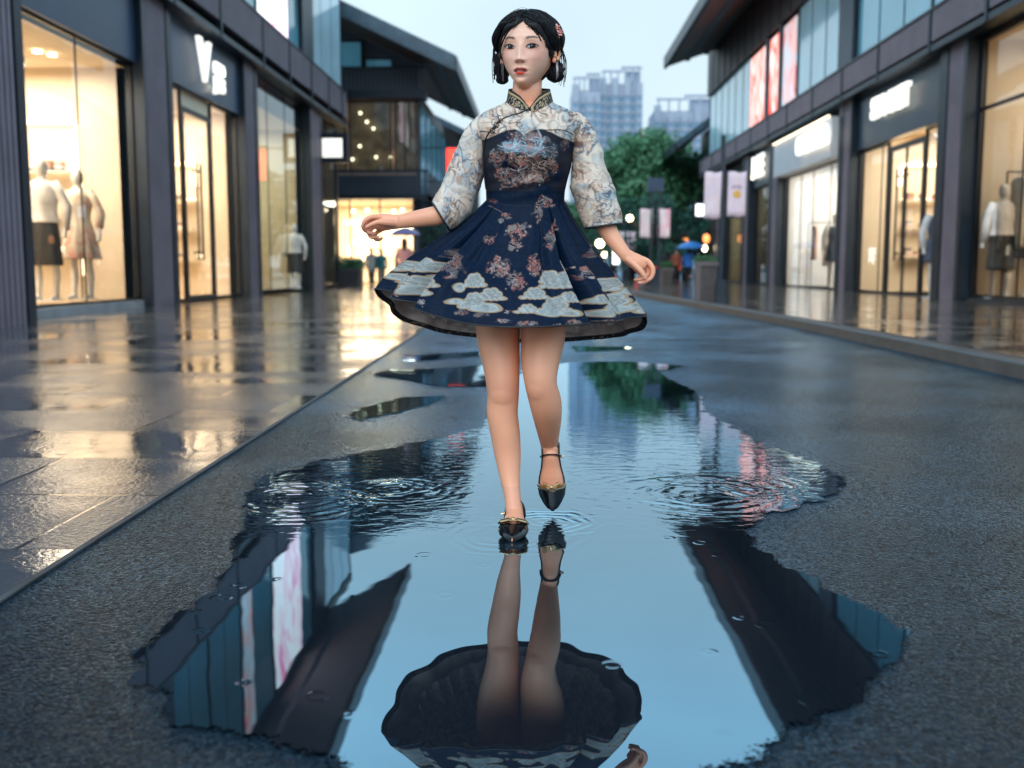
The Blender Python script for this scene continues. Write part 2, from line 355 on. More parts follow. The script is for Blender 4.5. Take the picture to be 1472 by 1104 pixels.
# right-hand kerb, gently curving
kp = [GR(px, py, .12) for px, py in ((1472, 522), (1256, 480), (1066, 445), (912, 419.5))]
kp = [kp[0]+(kp[0]-kp[1])*1.6]+kp+[kp[-1]+Vector((-.3, 12, 0)), kp[-1]+Vector((-.3, 60, 0))]
ks = []
for i in range(len(kp)-1):                       # smooth it
    a, b_, c_, d_ = kp[max(0, i-1)], kp[i], kp[i+1], kp[min(len(kp)-1, i+2)]
    for q in range(10):
        u = q/10; ks.append(.5*((2*b_)+(c_-a)*u+(2*a-5*b_+4*c_-d_)*u*u+(3*b_-a-3*c_+d_)*u**3))
ks.append(kp[-1])
prof = [(-.02, 0), (0, .105), (.018, .12), (.22, .12), (.22, 0)]
g = MB(); v = []
for i, p in enumerate(ks):
    t_ = (ks[min(i+1, len(ks)-1)]-ks[max(0, i-1)]); t_.z = 0; t_.normalize(); nrm = Vector((t_.y, -t_.x, 0))
    for a, z in prof: v.append((p.x+nrm.x*a, p.y+nrm.y*a, z))
g.add(v, [(i*5+j, i*5+j+1, (i+1)*5+j+1, (i+1)*5+j) for i in range(len(ks)-1) for j in range(4)])
tag(g.build('kerb', M['kerb']), kind='structure')
g = MB(); v = []
for i, p in enumerate(ks):
    t_ = (ks[min(i+1, len(ks)-1)]-ks[max(0, i-1)]); t_.z = 0; t_.normalize()
    v += [(p.x+t_.y*.2, p.y-t_.x*.2, .124), (15, p.y-t_.x*.2, .124)]
g.add(v, [(2*i, 2*i+1, 2*i+3, 2*i+2) for i in range(len(ks)-1)])
tag(g.build('pavement', M['tiles_right']), kind='structure')

# ------------------------------------------------------------------ puddles
RINGS = [  # photo place, wavelength (m), radius of the outermost ring, height
    ((430, 722), .062, .42, 1.0), ((565, 705), .05, .34, .8), ((1010, 712), .07, .50, .9), ((1085, 700), .05, .28, .9), ((738, 772), .05, .30, .30),
    ((789, 752), .04, .22, 1.5), ((500, 690), .06, .6, .35), ((900, 700), .07, .55, .2)]
DROPS = [(285, 882), (342, 845), (318, 862), (288, 909), (458, 1003), (500, 1030), (695, 815), (640, 858), (1020, 940), (1008, 782), (1030, 800), (960, 775),
         (1100, 900), (1065, 890), (1165, 1010), (400, 835), (1265, 943), (610, 800), (345, 985), (880, 960), (1040, 1060)]
def water_mat():
    m = bpy.data.materials.new('puddle_water'); m.use_nodes = True; t = m.node_tree; t.nodes.clear()
    o = t.nodes.new('ShaderNodeOutputMaterial'); geo = t.nodes.new('ShaderNodeNewGeometry')
    def mth(op, a, b=None, c=None):
        n = t.nodes.new('ShaderNodeMath'); n.operation = op
        for k, x in enumerate((a, b, c)):
            if x is None: continue
            if isinstance(x, (int, float)): n.inputs[k].default_value = x
            else: lk(t, x, n.inputs[k])
        return n.outputs[0]
    P = geo.outputs['Position']
    nz = t.nodes.new('ShaderNodeTexNoise'); nz.inputs['Scale'].default_value = 7; nz.inputs['Detail'].default_value = 2; lk(t, P, nz.inputs['Vector'])
    wob = mth('MULTIPLY_ADD', nz.outputs['Fac'], .09, -.045)
    H = None
    for (px, py), lam, rad, amp in RINGS:
        c = GR(px, py)
        d = t.nodes.new('ShaderNodeVectorMath'); d.operation = 'DISTANCE'; lk(t, P, d.inputs[0]); d.inputs[1].default_value = (c.x, c.y, 0)
        dd = mth('ADD', d.outputs['Value'], wob)
        s = mth('SINE', mth('MULTIPLY', dd, 2*math.pi/lam))
        en = t.nodes.new('ShaderNodeMapRange'); en.interpolation_type = 'SMOOTHSTEP'; en.inputs['From Min'].default_value = rad; en.inputs['From Max'].default_value = rad*.55
        en.inputs['To Min'].default_value = 0; en.inputs['To Max'].default_value = amp*lam*.0090; lk(t, dd, en.inputs['Value'])
        h = mth('MULTIPLY', s, en.outputs[0]); H = h if H is None else mth('ADD', H, h)
    nm_ = t.nodes.new('ShaderNodeTexNoise'); nm_.inputs['Scale'].default_value = 4.5; nm_.inputs['Detail'].default_value = 3; lk(t, P, nm_.inputs['Vector'])
    mm_ = t.nodes.new('ShaderNodeMapRange'); mm_.inputs['From Min'].default_value = .38; mm_.inputs['From Max'].default_value = .62; mm_.inputs['To Min'].default_value = .12; mm_.inputs['To Max'].default_value = 1.35; lk(t, nm_.outputs['Fac'], mm_.inputs['Value'])
    H = mth('MULTIPLY', H, mm_.outputs[0])
    for i, (px, py) in enumerate(DROPS):
        c = GR(px, py); r0 = .010+.012*((i*7) % 5)/4
        d = t.nodes.new('ShaderNodeVectorMath'); d.operation = 'DISTANCE'; lk(t, P, d.inputs[0]); d.inputs[1].default_value = (c.x, c.y, 0)
        q = mth('MULTIPLY', mth('SUBTRACT', d.outputs['Value'], r0), 1/.006)
        gss = mth('POWER', 2.718, mth('MULTIPLY', mth('MULTIPLY', q, q), -1))
        H = mth('ADD', H, mth('MULTIPLY', gss, .00018))
    # small waves where she steps (a band across the puddle), calm in front
    sp_ = t.nodes.new('ShaderNodeSeparateXYZ'); lk(t, P, sp_.inputs[0])
    yc = t.nodes.new('ShaderNodeMapRange'); yc.interpolation_type = 'SMOOTHSTEP'; yc.inputs['From Min'].default_value = 3.0; yc.inputs['From Max'].default_value = 3.45; lk(t, sp_.outputs['Y'], yc.inputs['Value'])
    yd = t.nodes.new('ShaderNodeMapRange'); yd.interpolation_type = 'SMOOTHSTEP'; yd.inputs['From Min'].default_value = 7.0; yd.inputs['From Max'].default_value = 4.2
    yd.inputs['To Min'].default_value = .12; lk(t, sp_.outputs['Y'], yd.inputs['Value'])
    mp = t.nodes.new('ShaderNodeMapping'); mp.inputs['Scale'].default_value = (1, 1.5, 1); lk(t, P, mp.inputs['Vector'])
    n3 = t.nodes.new('ShaderNodeTexNoise'); n3.inputs['Scale'].default_value = 11; n3.inputs['Detail'].default_value = 3; n3.inputs['Roughness'].default_value = .5; n3.inputs['Distortion'].default_value = 1.0; lk(t, mp.outputs[0], n3.inputs['Vector'])
    H = mth('ADD', H, mth('MULTIPLY', mth('MULTIPLY', n3.outputs['Fac'], .0010), mth('MULTIPLY', yc.outputs[0], yd.outputs[0])))
    n4 = t.nodes.new('ShaderNodeTexNoise'); n4.inputs['Scale'].default_value = 3; lk(t, P, n4.inputs['Vector'])
    H = mth('ADD', H, mth('MULTIPLY', n4.outputs['Fac'], .0006))
    b = t.nodes.new('ShaderNodeBump'); b.inputs['Distance'].default_value = 1; b.inputs['Strength'].default_value = 1; lk(t, H, b.inputs['Height'])
    gl = t.nodes.new('ShaderNodeBsdfGlossy'); gl.inputs['Roughness'].default_value = .012; gl.inputs['Color'].default_value = (.64, .86, 1, 1); lk(t, b.outputs[0], gl.inputs['Normal'])
    df = t.nodes.new('ShaderNodeBsdfDiffuse'); df.inputs['Color'].default_value = (.010, .014, .02, 1)
    fr = t.nodes.new('ShaderNodeFresnel'); fr.inputs['IOR'].default_value = 1.33
    mx = t.nodes.new('ShaderNodeMixShader'); lk(t, mth('MINIMUM', mth('MULTIPLY_ADD', fr.outputs[0], 1.35, .15), 1.0), mx.inputs[0]); lk(t, df.outputs[0], mx.inputs[1]); lk(t, gl.outputs[0], mx.inputs[2])
    # the shore: stones of the asphalt stand above the water
    at = t.nodes.new('ShaderNodeAttribute'); at.attribute_name = 'shore'
    vo = t.nodes.new('ShaderNodeTexVoronoi'); vo.inputs['Scale'].default_value = 95; lk(t, P, vo.inputs['Vector'])
    v2 = t.nodes.new('ShaderNodeTexNoise'); v2.inputs['Scale'].default_value = 9; v2.inputs['Detail'].default_value = 5; lk(t, P, v2.inputs['Vector'])
    edge = mth('ADD', at.outputs['Fac'], mth('MULTIPLY_ADD', vo.outputs['Distance'], -.035, .018))
    edge = mth('ADD', edge, mth('MULTIPLY_ADD', v2.outputs['Fac'], .16, -.08))
    msk = mth('LESS_THAN', edge, 0.0)
    tr = t.nodes.new('ShaderNodeBsdfTransparent'); m2 = t.nodes.new('ShaderNodeMixShader')
    lk(t, msk, m2.inputs[0]); lk(t, tr.outputs[0], m2.inputs[1]); lk(t, mx.outputs[0], m2.inputs[2]); lk(t, m2.outputs[0], o.inputs[0])
    return m
M['water'] = water_mat()
def puddle(outline, step=.02, z=.0045):
    P = np.array([list(GR(px, py))[:2] for px, py in outline])
    x0, y0 = P.min(0)-.12; x1, y1 = P.max(0)+.12
    nx, ny = int((x1-x0)/step)+2, int((y1-y0)/(step*1.5))+2
    X, Y = np.meshgrid(np.linspace(x0, x1, nx), np.linspace(y0, y1, ny))
    d = np.full(X.shape, 9.0); ins = np.zeros(X.shape, bool)
    for i in range(len(P)):
        a, b = P[i], P[(i+1) % len(P)]; ab = b-a; L = ab@ab+1e-12
        t = np.clip(((X-a[0])*ab[0]+(Y-a[1])*ab[1])/L, 0, 1)
        d = np.minimum(d, np.hypot(X-a[0]-t*ab[0], Y-a[1]-t*ab[1]))
        c = ((a[1] > Y) != (b[1] > Y)) & (X < (b[0]-a[0])*(Y-a[1])/(b[1]-a[1]+1e-12)+a[0]); ins ^= c
    d = np.where(ins, -d, d)
    keep = (d[:-1, :-1] < .13)
    idx = np.arange(nx*ny).reshape(ny, nx)
    f = np.stack([idx[:-1, :-1], idx[:-1, 1:], idx[1:, 1:], idx[1:, :-1]], -1)[keep]
    used = np.unique(f); rm = -np.ones(nx*ny, int); rm[used] = np.arange(len(used))
    v = np.stack([X.ravel(), Y.ravel(), np.full(X.size, z)], -1)[used]
    o = mk('puddle', v, rm[f], M['water'])
    a = o.data.attributes.new('shore', 'FLOAT', 'POINT'); a.data.foreach_set('value', d.ravel()[used].astype(np.float32))
    return tag(o, kind='structure')
puddle([(355, 712), (372, 690), (440, 668), (520, 652), (600, 637), (660, 624), (700, 612), (720, 560), (760, 527), (830, 521), (905, 520), (985, 527),
        (945, 535), (962, 546), (1005, 566), (1012, 592), (1060, 620), (1102, 642), (1165, 665), (1212, 687), (1208, 706), (1150, 730), (1085, 746), (1072, 765),
        (1092, 790), (1130, 815), (1180, 845), (1240, 870), (1300, 900), (1318, 917), (1290, 950), (1262, 985), (1200, 1020), (1130, 1052), (1085, 1078), (1040, 1104),
        (980, 1160), (560, 1160), (500, 1100), (430, 1078), (370, 1066), (300, 1045), (250, 1040), (222, 1008), (194, 968), (200, 935), (250, 892), (305, 852), (345, 800), (338, 770), (352, 745)])
puddle([(535, 540), (560, 531), (620, 531), (705, 525), (725, 545), (700, 556), (630, 556), (580, 546)], z=.0046)
puddle([(495, 600), (520, 588), (575, 572), (645, 569), (620, 580), (575, 592), (520, 603)], z=.0047)
puddle([(820, 498), (905, 499), (905, 503), (830, 506)], z=.0048)
puddle([(575, 512), (700, 505), (700, 511), (620, 518), (580, 521)], z=.0049)
# ------------------------------------------------------------------ buildings
def ribs(mb, X, s, y0, y1, z0, z1, pitch=.11, dep=.035):
    """vertical ribs on a face at X looking to the street (s = direction of the street)"""
    n = max(2, int(round((y1-y0)/pitch))); p = (y1-y0)/n; prof = [(X-s*.06, y0)]
    for i in range(n):
        a = y0+i*p; prof += [(X, a), (X, a+p*.45), (X-s*dep, a+p*.55), (X-s*dep, a+p*.95)]
    prof += [(X-s*dep, y1), (X-s*.06, y1)]
    k = len(prof); v = [(x, y, z0) for x, y in prof]+[(x, y, z1) for x, y in prof]
    f = [(i, (i+1) % k, k+(i+1) % k, k+i) for i in range(k)]
    mb.add(v, f); mb.box(min(X-s*.06, X-s*.3), max(X-s*.06, X-s*.3), y0, y1, z0, z1)
def window(th, X, s, y0, y1, z0, z1, ms=(), zs=(), fr=.06, glass='glass', frame='black_frame', name='window', deep=.06, mt=.45):
    a, b = sorted((X-s*deep, X+s*.02)); mb = MB()
    mb.box(a, b, y0, y1, z0, z0+fr); mb.box(a, b, y0, y1, z1-fr, z1)
    mb.box(a, b, y0, y0+fr, z0+fr, z1-fr); mb.box(a, b, y1-fr, y1, z0+fr, z1-fr)
    for m in ms: mb.box(a+.02, b-.03, m-fr*mt/2, m+fr*mt/2, z0+fr, z1-fr)
    for m in zs: mb.box(a+.008, b-.008, y0+fr, y1-fr, m-fr/2, m+fr/2)
    w_ = mb.build(name, M[frame], th)
    q = MB(); xg = X-s*.02; q.add([(xg, y0+fr*.5, z0+fr*.5), (xg, y1-fr*.5, z0+fr*.5), (xg, y1-fr*.5, z1-fr*.5), (xg, y0+fr*.5, z1-fr*.5)], [(0, 1, 2, 3) if s > 0 else (3, 2, 1, 0)])
    p = q.build('pane', M[glass], w_); return w_
def room(th, X, s, y0, y1, z0, z1, depth=5, power=300, col=(1, .86, .66), m='cream', cove=True, spots=6):
    xb = X-s*depth; a, b = sorted((X-s*.12, xb))
    mb = MB(); V = [(X-s*.12, y0, z0), (X-s*.12, y1, z0), (xb, y1, z0), (xb, y0, z0)]; V += [(x, y, z1) for x, y, z in V]
    mb.add(V, [(3, 2, 6, 7), (0, 3, 7, 4), (2, 1, 5, 6), (4, 5, 6, 7)])
    mb.box(min(xb+s*.0, xb+s*.5), max(xb, xb+s*.5), y0+.1, y0+(y1-y0)*.42, z0+.02, z0+2.9) if cove else None
    it = mb.build('interior', M[m], th)
    fl = MB(); fl.add(V[:4], [(0, 1, 2, 3)]); fl.build('shop_floor', M['wood_floor'], th)
    if cove:
        c = MB(); yy = y0+(y1-y0)*.5; xx = xb+s*.05
        for (ya, yb, za, zb) in ((y0+.3, yy, z0+3.0, z0+3.07), (yy+.4, y1-.3, z0+2.2, z0+2.26), (yy, yy+.06, z0+.4, z0+3.0), (yy+.4, y1-.3, z0+1.2, z0+1.25)):
            c.box(min(xx, xx+s*.06), max(xx, xx+s*.06), ya, yb, za, zb)
        c.build('cove_light', M['light_soft'], th)
        c = MB()
        for k in range(4): c.box(min(xb+s*.02, xb+s*.4), max(xb+s*.02, xb+s*.4), yy+.5, y1-.3, z0+.55+k*.62, z0+.59+k*.62)
        c.build('shelf', M['white_paint'], th)
    rr = random.Random(int(y0*10)); c = MB(); d = MB()
    each('ceiling_light', spots, lambda b, i: b.lathe([(.085, 0), (.085, .02)], (X-s*rr.uniform(.7, depth-.8), rr.uniform(y0+.4, y1-.4), z1-.05), 12), M['light_warm'], th)
    def spot(b, i): x = X-s*(1.0+.2*i); y = y0+(y1-y0)*(.15+.22*i); b.tube([(x, y, z1), (x, y, z1-.18), (x-s*.08, y-.03, z1-.24), (x-s*.2, y-.08, z1-.42)], [.015, .02, .055, .055], 10)
    each('spotlight', 4, spot, M['concrete'], th)
    L = bpy.data.lights.new('shop_light', 'AREA'); L.shape = 'RECTANGLE'; L.size = depth-1.2; L.size_y = (y1-y0)*.8; L.energy = power*(y1-y0)/5; L.color = col
    lo = bpy.data.objects.new('shop_light', L); C.objects.link(lo); lo.location = Vector((X-s*(depth*.5), (y0+y1)/2, z1-.12))-Vector(parent_loc(th)); lo.parent = th
GOODS = [mat('folded_'+n_, c_, .8, var=(12, .3)) for n_, c_ in (('tan', (.42, .28, .18)), ('white', (.72, .70, .66)), ('slate', (.12, .15, .20)), ('rose', (.55, .28, .24)))]
def end_wall(th, X, s, y, z0, kind=0):
    '''glowing niche and shelves on the far side wall of a shop'''
    c = MB(); xa, xb = X-s*1.15, X-s*2.9; a, b = sorted((xa, xb)); yy = y-.10
    c.box(a, b, yy, yy+.05, z0+3.55, z0+3.66); e0_, e1_ = sorted((xa, xa+s*.09)); c.box(e0_, e1_, yy, yy+.05, z0+(.5 if kind else 3.0), z0+3.55)
    c.box(a, b, yy, yy+.05, z0+2.62, z0+2.66); c.build('cove_light', M['light_soft'], th)
    c = MB()
    for z in (1.0, 1.8, 2.55): c.box(a, b, yy-.32, yy, z0+z, z0+z+.05)
    c.box(min(xb, xb-s*1.4), max(xb, xb-s*1.4), yy-.2, yy+.04, z0, z0+2.3); c.build('shelf', M['cream'], th)
    r = random.Random(int(y*7))
    for z in (1.05, 1.85, 2.6):
        x = a+.1
        while x < b-.25:
            w_ = r.uniform(.12, .26); g_ = thing('folded_clothes', (x, yy-.2, z0+z), 'folded clothes on the glowing shelves in a lit shop', 'folded clothes', 'folded clothes on the shop shelves')
            for k in range(r.randint(2, 4)): c = MB(); c.box(x+.004*k, x+w_-.004*k, yy-.28, yy-.06, z0+z+.004+k*.052, z0+z+.05+k*.052); c.build('folded_layer', GOODS[r.randint(0, 3)], g_)
            x += w_+r.uniform(.08, .22)
def poster_mat(name, cols, scale, strength):
    m = bpy.data.materials.new(name); m.use_nodes = True; t = m.node_tree; p = t.nodes['Principled BSDF']
    co = t.nodes.new('ShaderNodeTexCoord'); n = t.nodes.new('ShaderNodeTexNoise'); n.inputs['Scale'].default_value = scale; n.inputs['Detail'].default_value = 2; n.inputs['Distortion'].default_value = 1.5
    mp = t.nodes.new('ShaderNodeMapping'); mp.inputs['Scale'].default_value = (1, 1, .6); lk(t, co.outputs['Object'], mp.inputs[0]); lk(t, mp.outputs[0], n.inputs['Vector'])
    cr = t.nodes.new('ShaderNodeValToRGB'); e = cr.color_ramp.elements; e[0].position = .3; e[0].color = (*cols[0], 1); e[1].position = .72; e[1].color = (*cols[-1], 1)
    for i, c in enumerate(cols[1:-1]): q = e.new(.3+.42*(i+1)/(len(cols)-1)); q.color = (*c, 1)
    lk(t, n.outputs['Fac'], cr.inputs[0]); lk(t, cr.outputs[0], p.inputs['Emission Color']); p.inputs['Emission Strength'].default_value = strength
    lk(t, cr.outputs[0], p.inputs['Base Color']); return m
M['teal_glazing'] = mat('teal_glazing', (.12, .38, .52), .04, spec=1.0, var=(.3, .15), emis=.16)  # glow added to the panes, which stay dark under the eave
M['pale_glazing'] = mat('pale_glazing', (.38, .62, .74), .06, spec=1.0, var=(.3, .12), emis=.16)  # same added glow brightens these panes
M['poster_pink'] = poster_mat('poster_pink', [(.95, .25, .5), (1, .75, .85), (1, 1, 1), (.9, .95, 1)], .9, 1.7)
M['poster_red'] = poster_mat('poster_red', [(.95, .05, .04), (1, .22, .17), (1, .55, .48), (1, .92, .88)], 1.1, 1.35)
M['poster_mix'] = poster_mat('poster_mix', [(.8, .15, .2), (1, .55, .5), (.6, .75, .85), (.85, .93, 1)], 1.1, .8)
M['cladding'] = mat('brown_cladding', (.070, .050, .046), .55, var=(1.5, .2))
def pilaster(th, X, s, y0, y1, z1, prot=.25, side=.28):
    mb = MB(); a, b = sorted((X, X+s*(prot-.06))); 
    ribs(mb, X+s*prot, s, y0+side*.35, y1-side, 0, z1)
    p = mb.build('pilaster', M['mauve_metal'], th)
    c = MB(); a, b = sorted((X-s*.3, X+s*(prot+.015)))
    c.box(a, b, y0, y0+side*.35, 0, z1); c.box(a, b, y1-side, y1, 0, z1); c.build('pilaster_edge', M['dark_steel'], p)
def ledge(th, X, s, y0, y1, prot, z_beam, z0, z1, posts):
    xa = X+s*prot
    mb = MB(); a, b = sorted((X-s*.3, xa)); mb.box(a, b, y0, y1, z_beam, z_beam+.14)       # lower channel
    a, b = sorted((X-s*.3, xa-s*.12)); mb.box(a, b, y0, y1, z0-.02, z0+.10)
    a, b = sorted((X-s*.28, X+s*.02)); mb.box(a, b, y0, y1, z_beam+.14, z0)
    for p in posts:
        a, b = sorted((xa-s*.10, xa+s*.02)); mb.box(a, b, p-.05, p+.05, z_beam+.003, z1+.01)
    a, b = sorted((xa-s*.25, xa+s*.03)); mb.box(a, b, y0, y1, z1, z1+.05)
    mb.build('ledge_beam', M['dark_steel'], th)
    pp = [y0]+list(posts)+[y1]
    for a, b in zip(pp[:-1], pp[1:]):
        if b-a < .3: continue
        q = MB(); ribs(q, xa, s, a+.06, b-.06, z0, z1, .12, .03); q.build('ribbed_panel', M['mauve_metal'], th)
    q = MB(); a, b = sorted((X-s*.3, xa-s*.30)); q.box(a, b, y0, y1, z0+.1, z1-.02); q.build('ledge_floor', M['dark_steel'], th)
def sign_board(th, X, s, y0, y1, z0, z1, text, size, m='fascia', th_=.12, yt=None, zt=None, letters='letters', sx=1):
    mb = MB(); a, b = sorted((X-s*.1, X+s*th_)); mb.box(a, b, y0, y1, z0, z1)
    for yy in (y0, y1-.07): a2, b2 = sorted((X, X+s*(th_+.03))); mb.box(a2, b2, yy, yy+.07, z0-.0, z1) if False else None
    b_ = mb.build('sign_board', M[m], th)
    if text:
        yt = (y0+y1)/2 if yt is None else yt; zt = (z0+z1)/2 if zt is None else zt
        lines = text.split('|')
        for i, l in enumerate(lines):
            rot = (R(90), 0, R(90)) if s > 0 else (R(90), 0, R(-90))
            text_mesh('lettering', l, size, .05, M[letters], b_, (X+s*(th_+.16), yt, zt+size*.42*(len(lines)-1)-i*size*.84), rot, sx)
    return b_
def roof_slab(th, prof_lo, y0, y1, name='roof', thick=.35, soffit=True, beams=(.25, .5, .75)):
    (xa, za), (xb, zb) = prof_lo                          # eave, ridge (lower surface)
    mb = MB(); mb.prism([(xa, za), (xb, zb), (xb, zb+thick), (xa, za+thick)], y0, y1)
    n = int((y1-y0)/.45); d = Vector((xb-xa, 0, zb-za))
    for i in range(n):                                    # tile rolls
        y = y0+.2+i*.45; mb.tube([(xa, y, za+thick), (xb, y, zb+thick)], .07, 6)
    r_ = mb.build(name, M['roof'], th)
    if soffit:
        q = MB(); q.prism([(xa+math.copysign(.12, xb-xa), za-.01), (xb, zb-.01-.0), (xb, zb-.06), (xa+math.copysign(.12, xb-xa), za-.06)], y0+.15, y1-.15)
        q.build('soffit', M['soffit'], r_)
        q = MB(); q.prism([(xa-math.copysign(.06, xb-xa), za-.12), (xa+math.copysign(.10, xb-xa), za-.12), (xa+math.copysign(.10, xb-xa), za+thick+.05), (xa-math.copysign(.06, xb-xa), za+thick+.05)], y0-.1, y1+.1)
        for b in beams:
            x = xa+(xb-xa)*b; z = za+(zb-za)*b; q.prism([(x-.1, z-.16), (x+.1, z-.16), (x+.1, z-.05), (x-.1, z-.05)], y0+.1, y1-.1)
        q.build('gutter', M['dark_steel'], r_)
    return r_
# ---- left building -------------------------------------------------
XL = -8.3
yl = lambda px, X=XL: YX(px, X)
th = thing('shop_building', (XL, 24, 0), 'long dark two-storey shop building with warm lit windows along the left pavement', 'building')
mb = MB(); ribs(mb, -7.62, 1, 9.5, yl(39, -7.62), 0, 6.6, .16, .05); p = mb.build('pilaster', M['mauve_metal'], th)
mb = MB(); mb.box(-8.5, -7.60, yl(39, -7.6), yl(50, -7.6), 0, 6.6); mb.build('pilaster_edge', M['dark_steel'], p)
y0, y1 = yl(50, -7.6)-.3, yl(199)
window(th, XL, 1, y0, y1, .16, 4.95, (yl(124),), (), .05)
mb = MB(); mb.box(-8.6, -8.2, y0, y1, 0, .16); mb.build('sill', M['concrete'], th)
sign_board(th, XL, 1, y0, y1, 4.95, 6.42, None, 1)
room(th, XL, 1, y0, y1, .17, 4.85, 5.2, 700, spots=12, cove=False); end_wall(th, XL, 1, y1, .17, 1)
pilaster(th, XL, 1, yl(199), yl(241), 6.42)
a, b = yl(241), yl(345)
sign_board(th, XL, 1, a, b, 4.95, 6.42, 'V', 1.3, yt=yl(287), zt=5.68)
bb = [o for o in th.children if o.name.startswith('sign_board')][-1]
text_mesh('lettering', 'nne', .52, .05, M['letters'], bb, (XL+.28, yl(308), 5.78), (R(90), 0, R(90)), 1)
text_mesh('lettering', 'JMS', .46, .05, M['letters'], bb, (XL+.28, yl(308), 5.34), (R(90), 0, R(90)), 1.1)
window(th, XL, 1, a, yl(268), .05, 4.93, (), (), .05)
def door(th, X, s, y0, y1, z1, leaves=1, hs=(.5,)):
    w_ = window(th, X, s, y0, y1, .03, z1, [y0+(y1-y0)*(i+1)/leaves for i in range(leaves-1)], (), .13, name='door', mt=1)
    mb = MB()
    for h in hs:
        y = y0+(y1-y0)*h; x = X+s*.12
        mb.tube([(x, y, 1.0), (x, y, 3.3)], .028, 8); mb.box(min(X, x), max(X, x), y-.02, y+.02, 1.15, 1.2); mb.box(min(X, x), max(X, x), y-.02, y+.02, 3.1, 3.15)
    mb.build('handle', M['black_frame'], w_)
door(th, XL, 1, yl(268), yl(309), 4.55, 1, (.28, .42))
mb = MB(); mb.box(-8.75, -8.35, yl(268), yl(309), 4.56, 4.94); mb.build('lintel', M['cream'], th)
window(th, XL, 1, yl(309), b, .05, 4.93, (yl(336),), (), .05)
room(th, XL, 1, a, b, .04, 5.0, 5, 620, cove=False); end_wall(th, XL, 1, b, .04)
pilaster(th, XL, 1, yl(345), yl(364), 6.42)
a, b = yl(364), yl(440)
window(th, XL, 1, a, b, .1, 6.4, (yl(390), yl(415)), (), .05, 'glass_dark')
room(th, XL, 1, a, b, .1, 5.6, 5, 480)
pilaster(th, XL, 1, yl(440), yl(457), 6.42)
window(th, XL, 1, yl(457), 42.3, .1, 6.4, (yl(470),), (), .05, 'glass_dark')
room(th, XL, 1, yl(457), 42.3, .1, 5.6, 5, 30, cove=False, spots=3)
ledge(th, XL, 1, 9, 42.3, .5, 6.42, 6.82, 7.78, [10.5, 13.5, 16.5, 19.5, 22.5, 25.7, 29.6, 32.7, 35.8, 38.7, 41.3])
def upper(th, X, s, segs, z0, z1):
    for (a, b, kind) in segs:
        if kind == 'col':
            mb = MB(); lo, hi = sorted((X-s*.3, X+s*.12)); mb.box(lo, hi, a, b, z0, z1); mb.build('column', M['mauve_dark'], th)
        elif kind.startswith('poster'):
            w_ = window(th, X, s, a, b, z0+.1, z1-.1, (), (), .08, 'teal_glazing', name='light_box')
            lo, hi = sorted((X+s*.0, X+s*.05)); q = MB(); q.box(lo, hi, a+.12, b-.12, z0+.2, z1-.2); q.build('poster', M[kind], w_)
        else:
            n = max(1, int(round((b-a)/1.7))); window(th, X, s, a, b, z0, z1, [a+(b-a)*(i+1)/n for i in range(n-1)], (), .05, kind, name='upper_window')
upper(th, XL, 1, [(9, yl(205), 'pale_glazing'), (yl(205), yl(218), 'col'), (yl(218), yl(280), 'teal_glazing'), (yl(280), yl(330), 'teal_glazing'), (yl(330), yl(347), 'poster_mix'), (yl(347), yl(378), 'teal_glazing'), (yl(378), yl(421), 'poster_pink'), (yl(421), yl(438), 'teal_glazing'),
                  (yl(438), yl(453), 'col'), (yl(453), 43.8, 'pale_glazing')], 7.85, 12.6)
mb = MB(); mb.box(-13.4, -8.62, 9, 43.7, 5.65, 12.9); mb.box(-8.6, -8.25, 9, 43.8, 12.6, 13.0); mb.box(-14, -13.42, 9, 43.7, 0, 13); mb.box(-13.4, -8.5, 42.45, 43.7, 0, 12.6); mb.build('wall', M['cladding'], th)
mb = MB(); mb.box(-13.4, -8.6, 8.9, 9.0, 0, 5.6); mb.build('end_wall', M['dark_steel'], th)
roof_slab(th, ((-5.1, 11.0), (-14, 16.3)), 8, 39.3)

# ---- right building ------------------------------------------------
XR = 9.2
yr = lambda px, X=XR: YX(px, X)
th = thing('shop_building', (XR, 30, 0), 'long dark two-storey shop building with lit name boards along the right pavement', 'building')
Zp = .124
a, b = 14.0, yr(1397)
window(th, XR, -1, a, b, .2, 5.55, (yr(1462), yr(1530) if yr(1530) > a+1 else a+1.5), (4.1,), .07, 'glass')
mb = MB(); mb.box(9.05, 9.6, a, b, 0, .2); mb.build('sill', M['dark_steel'], th)
room(th, XR, -1, a, b, .2, 5.5, 5, 190, cove=False, spots=6); end_wall(th, XR, -1, b, .2)
pilaster(th, XR, -1, yr(1396), yr(1357), 5.6, .28, .45)
a, b = yr(1356), yr(1232)
sign_board(th, XR, -1, a, b, 4.12, 5.58, 'STOCKET', .74, 'fascia_teal', .14, yt=yr(1286), zt=4.98, sx=.92)
window(th, XR, -1, a, yr(1323), Zp, 4.1, (), (), .05)
door(th, XR, -1, yr(1323), yr(1272), 3.95, 2, (.40, .60))
window(th, XR, -1, yr(1271), b, Zp, 4.1, (yr(1262),), (), .06)
room(th, XR, -1, a, b, Zp, 4.6, 5, 480, cove=False); end_wall(th, XR, -1, b, Zp)
pilaster(th, XR, -1, yr(1231), yr(1213), 5.6, .28, .4)
a, b = yr(1212), yr(1127)
sb = sign_board(th, XR, -1, a, b, 4.12, 5.30, 'COUOSSLA', .80, 'white_paint', .5, yt=yr(1163, 8.6), zt=4.75, sx=.95)
mb = MB(); mb.box(8.62, 8.68, a+.1, b-.1, 5.305, 5.345); mb.build('strip_light', M['light_soft'], sb)
window(th, XR, -1, a, b, Zp, 4.1, (yr(1190), yr(1165), yr(1148)), (), .05)
room(th, XR, -1, a, b, Zp, 4.6, 5, 520, (1, .84, .62), m='white_paint')
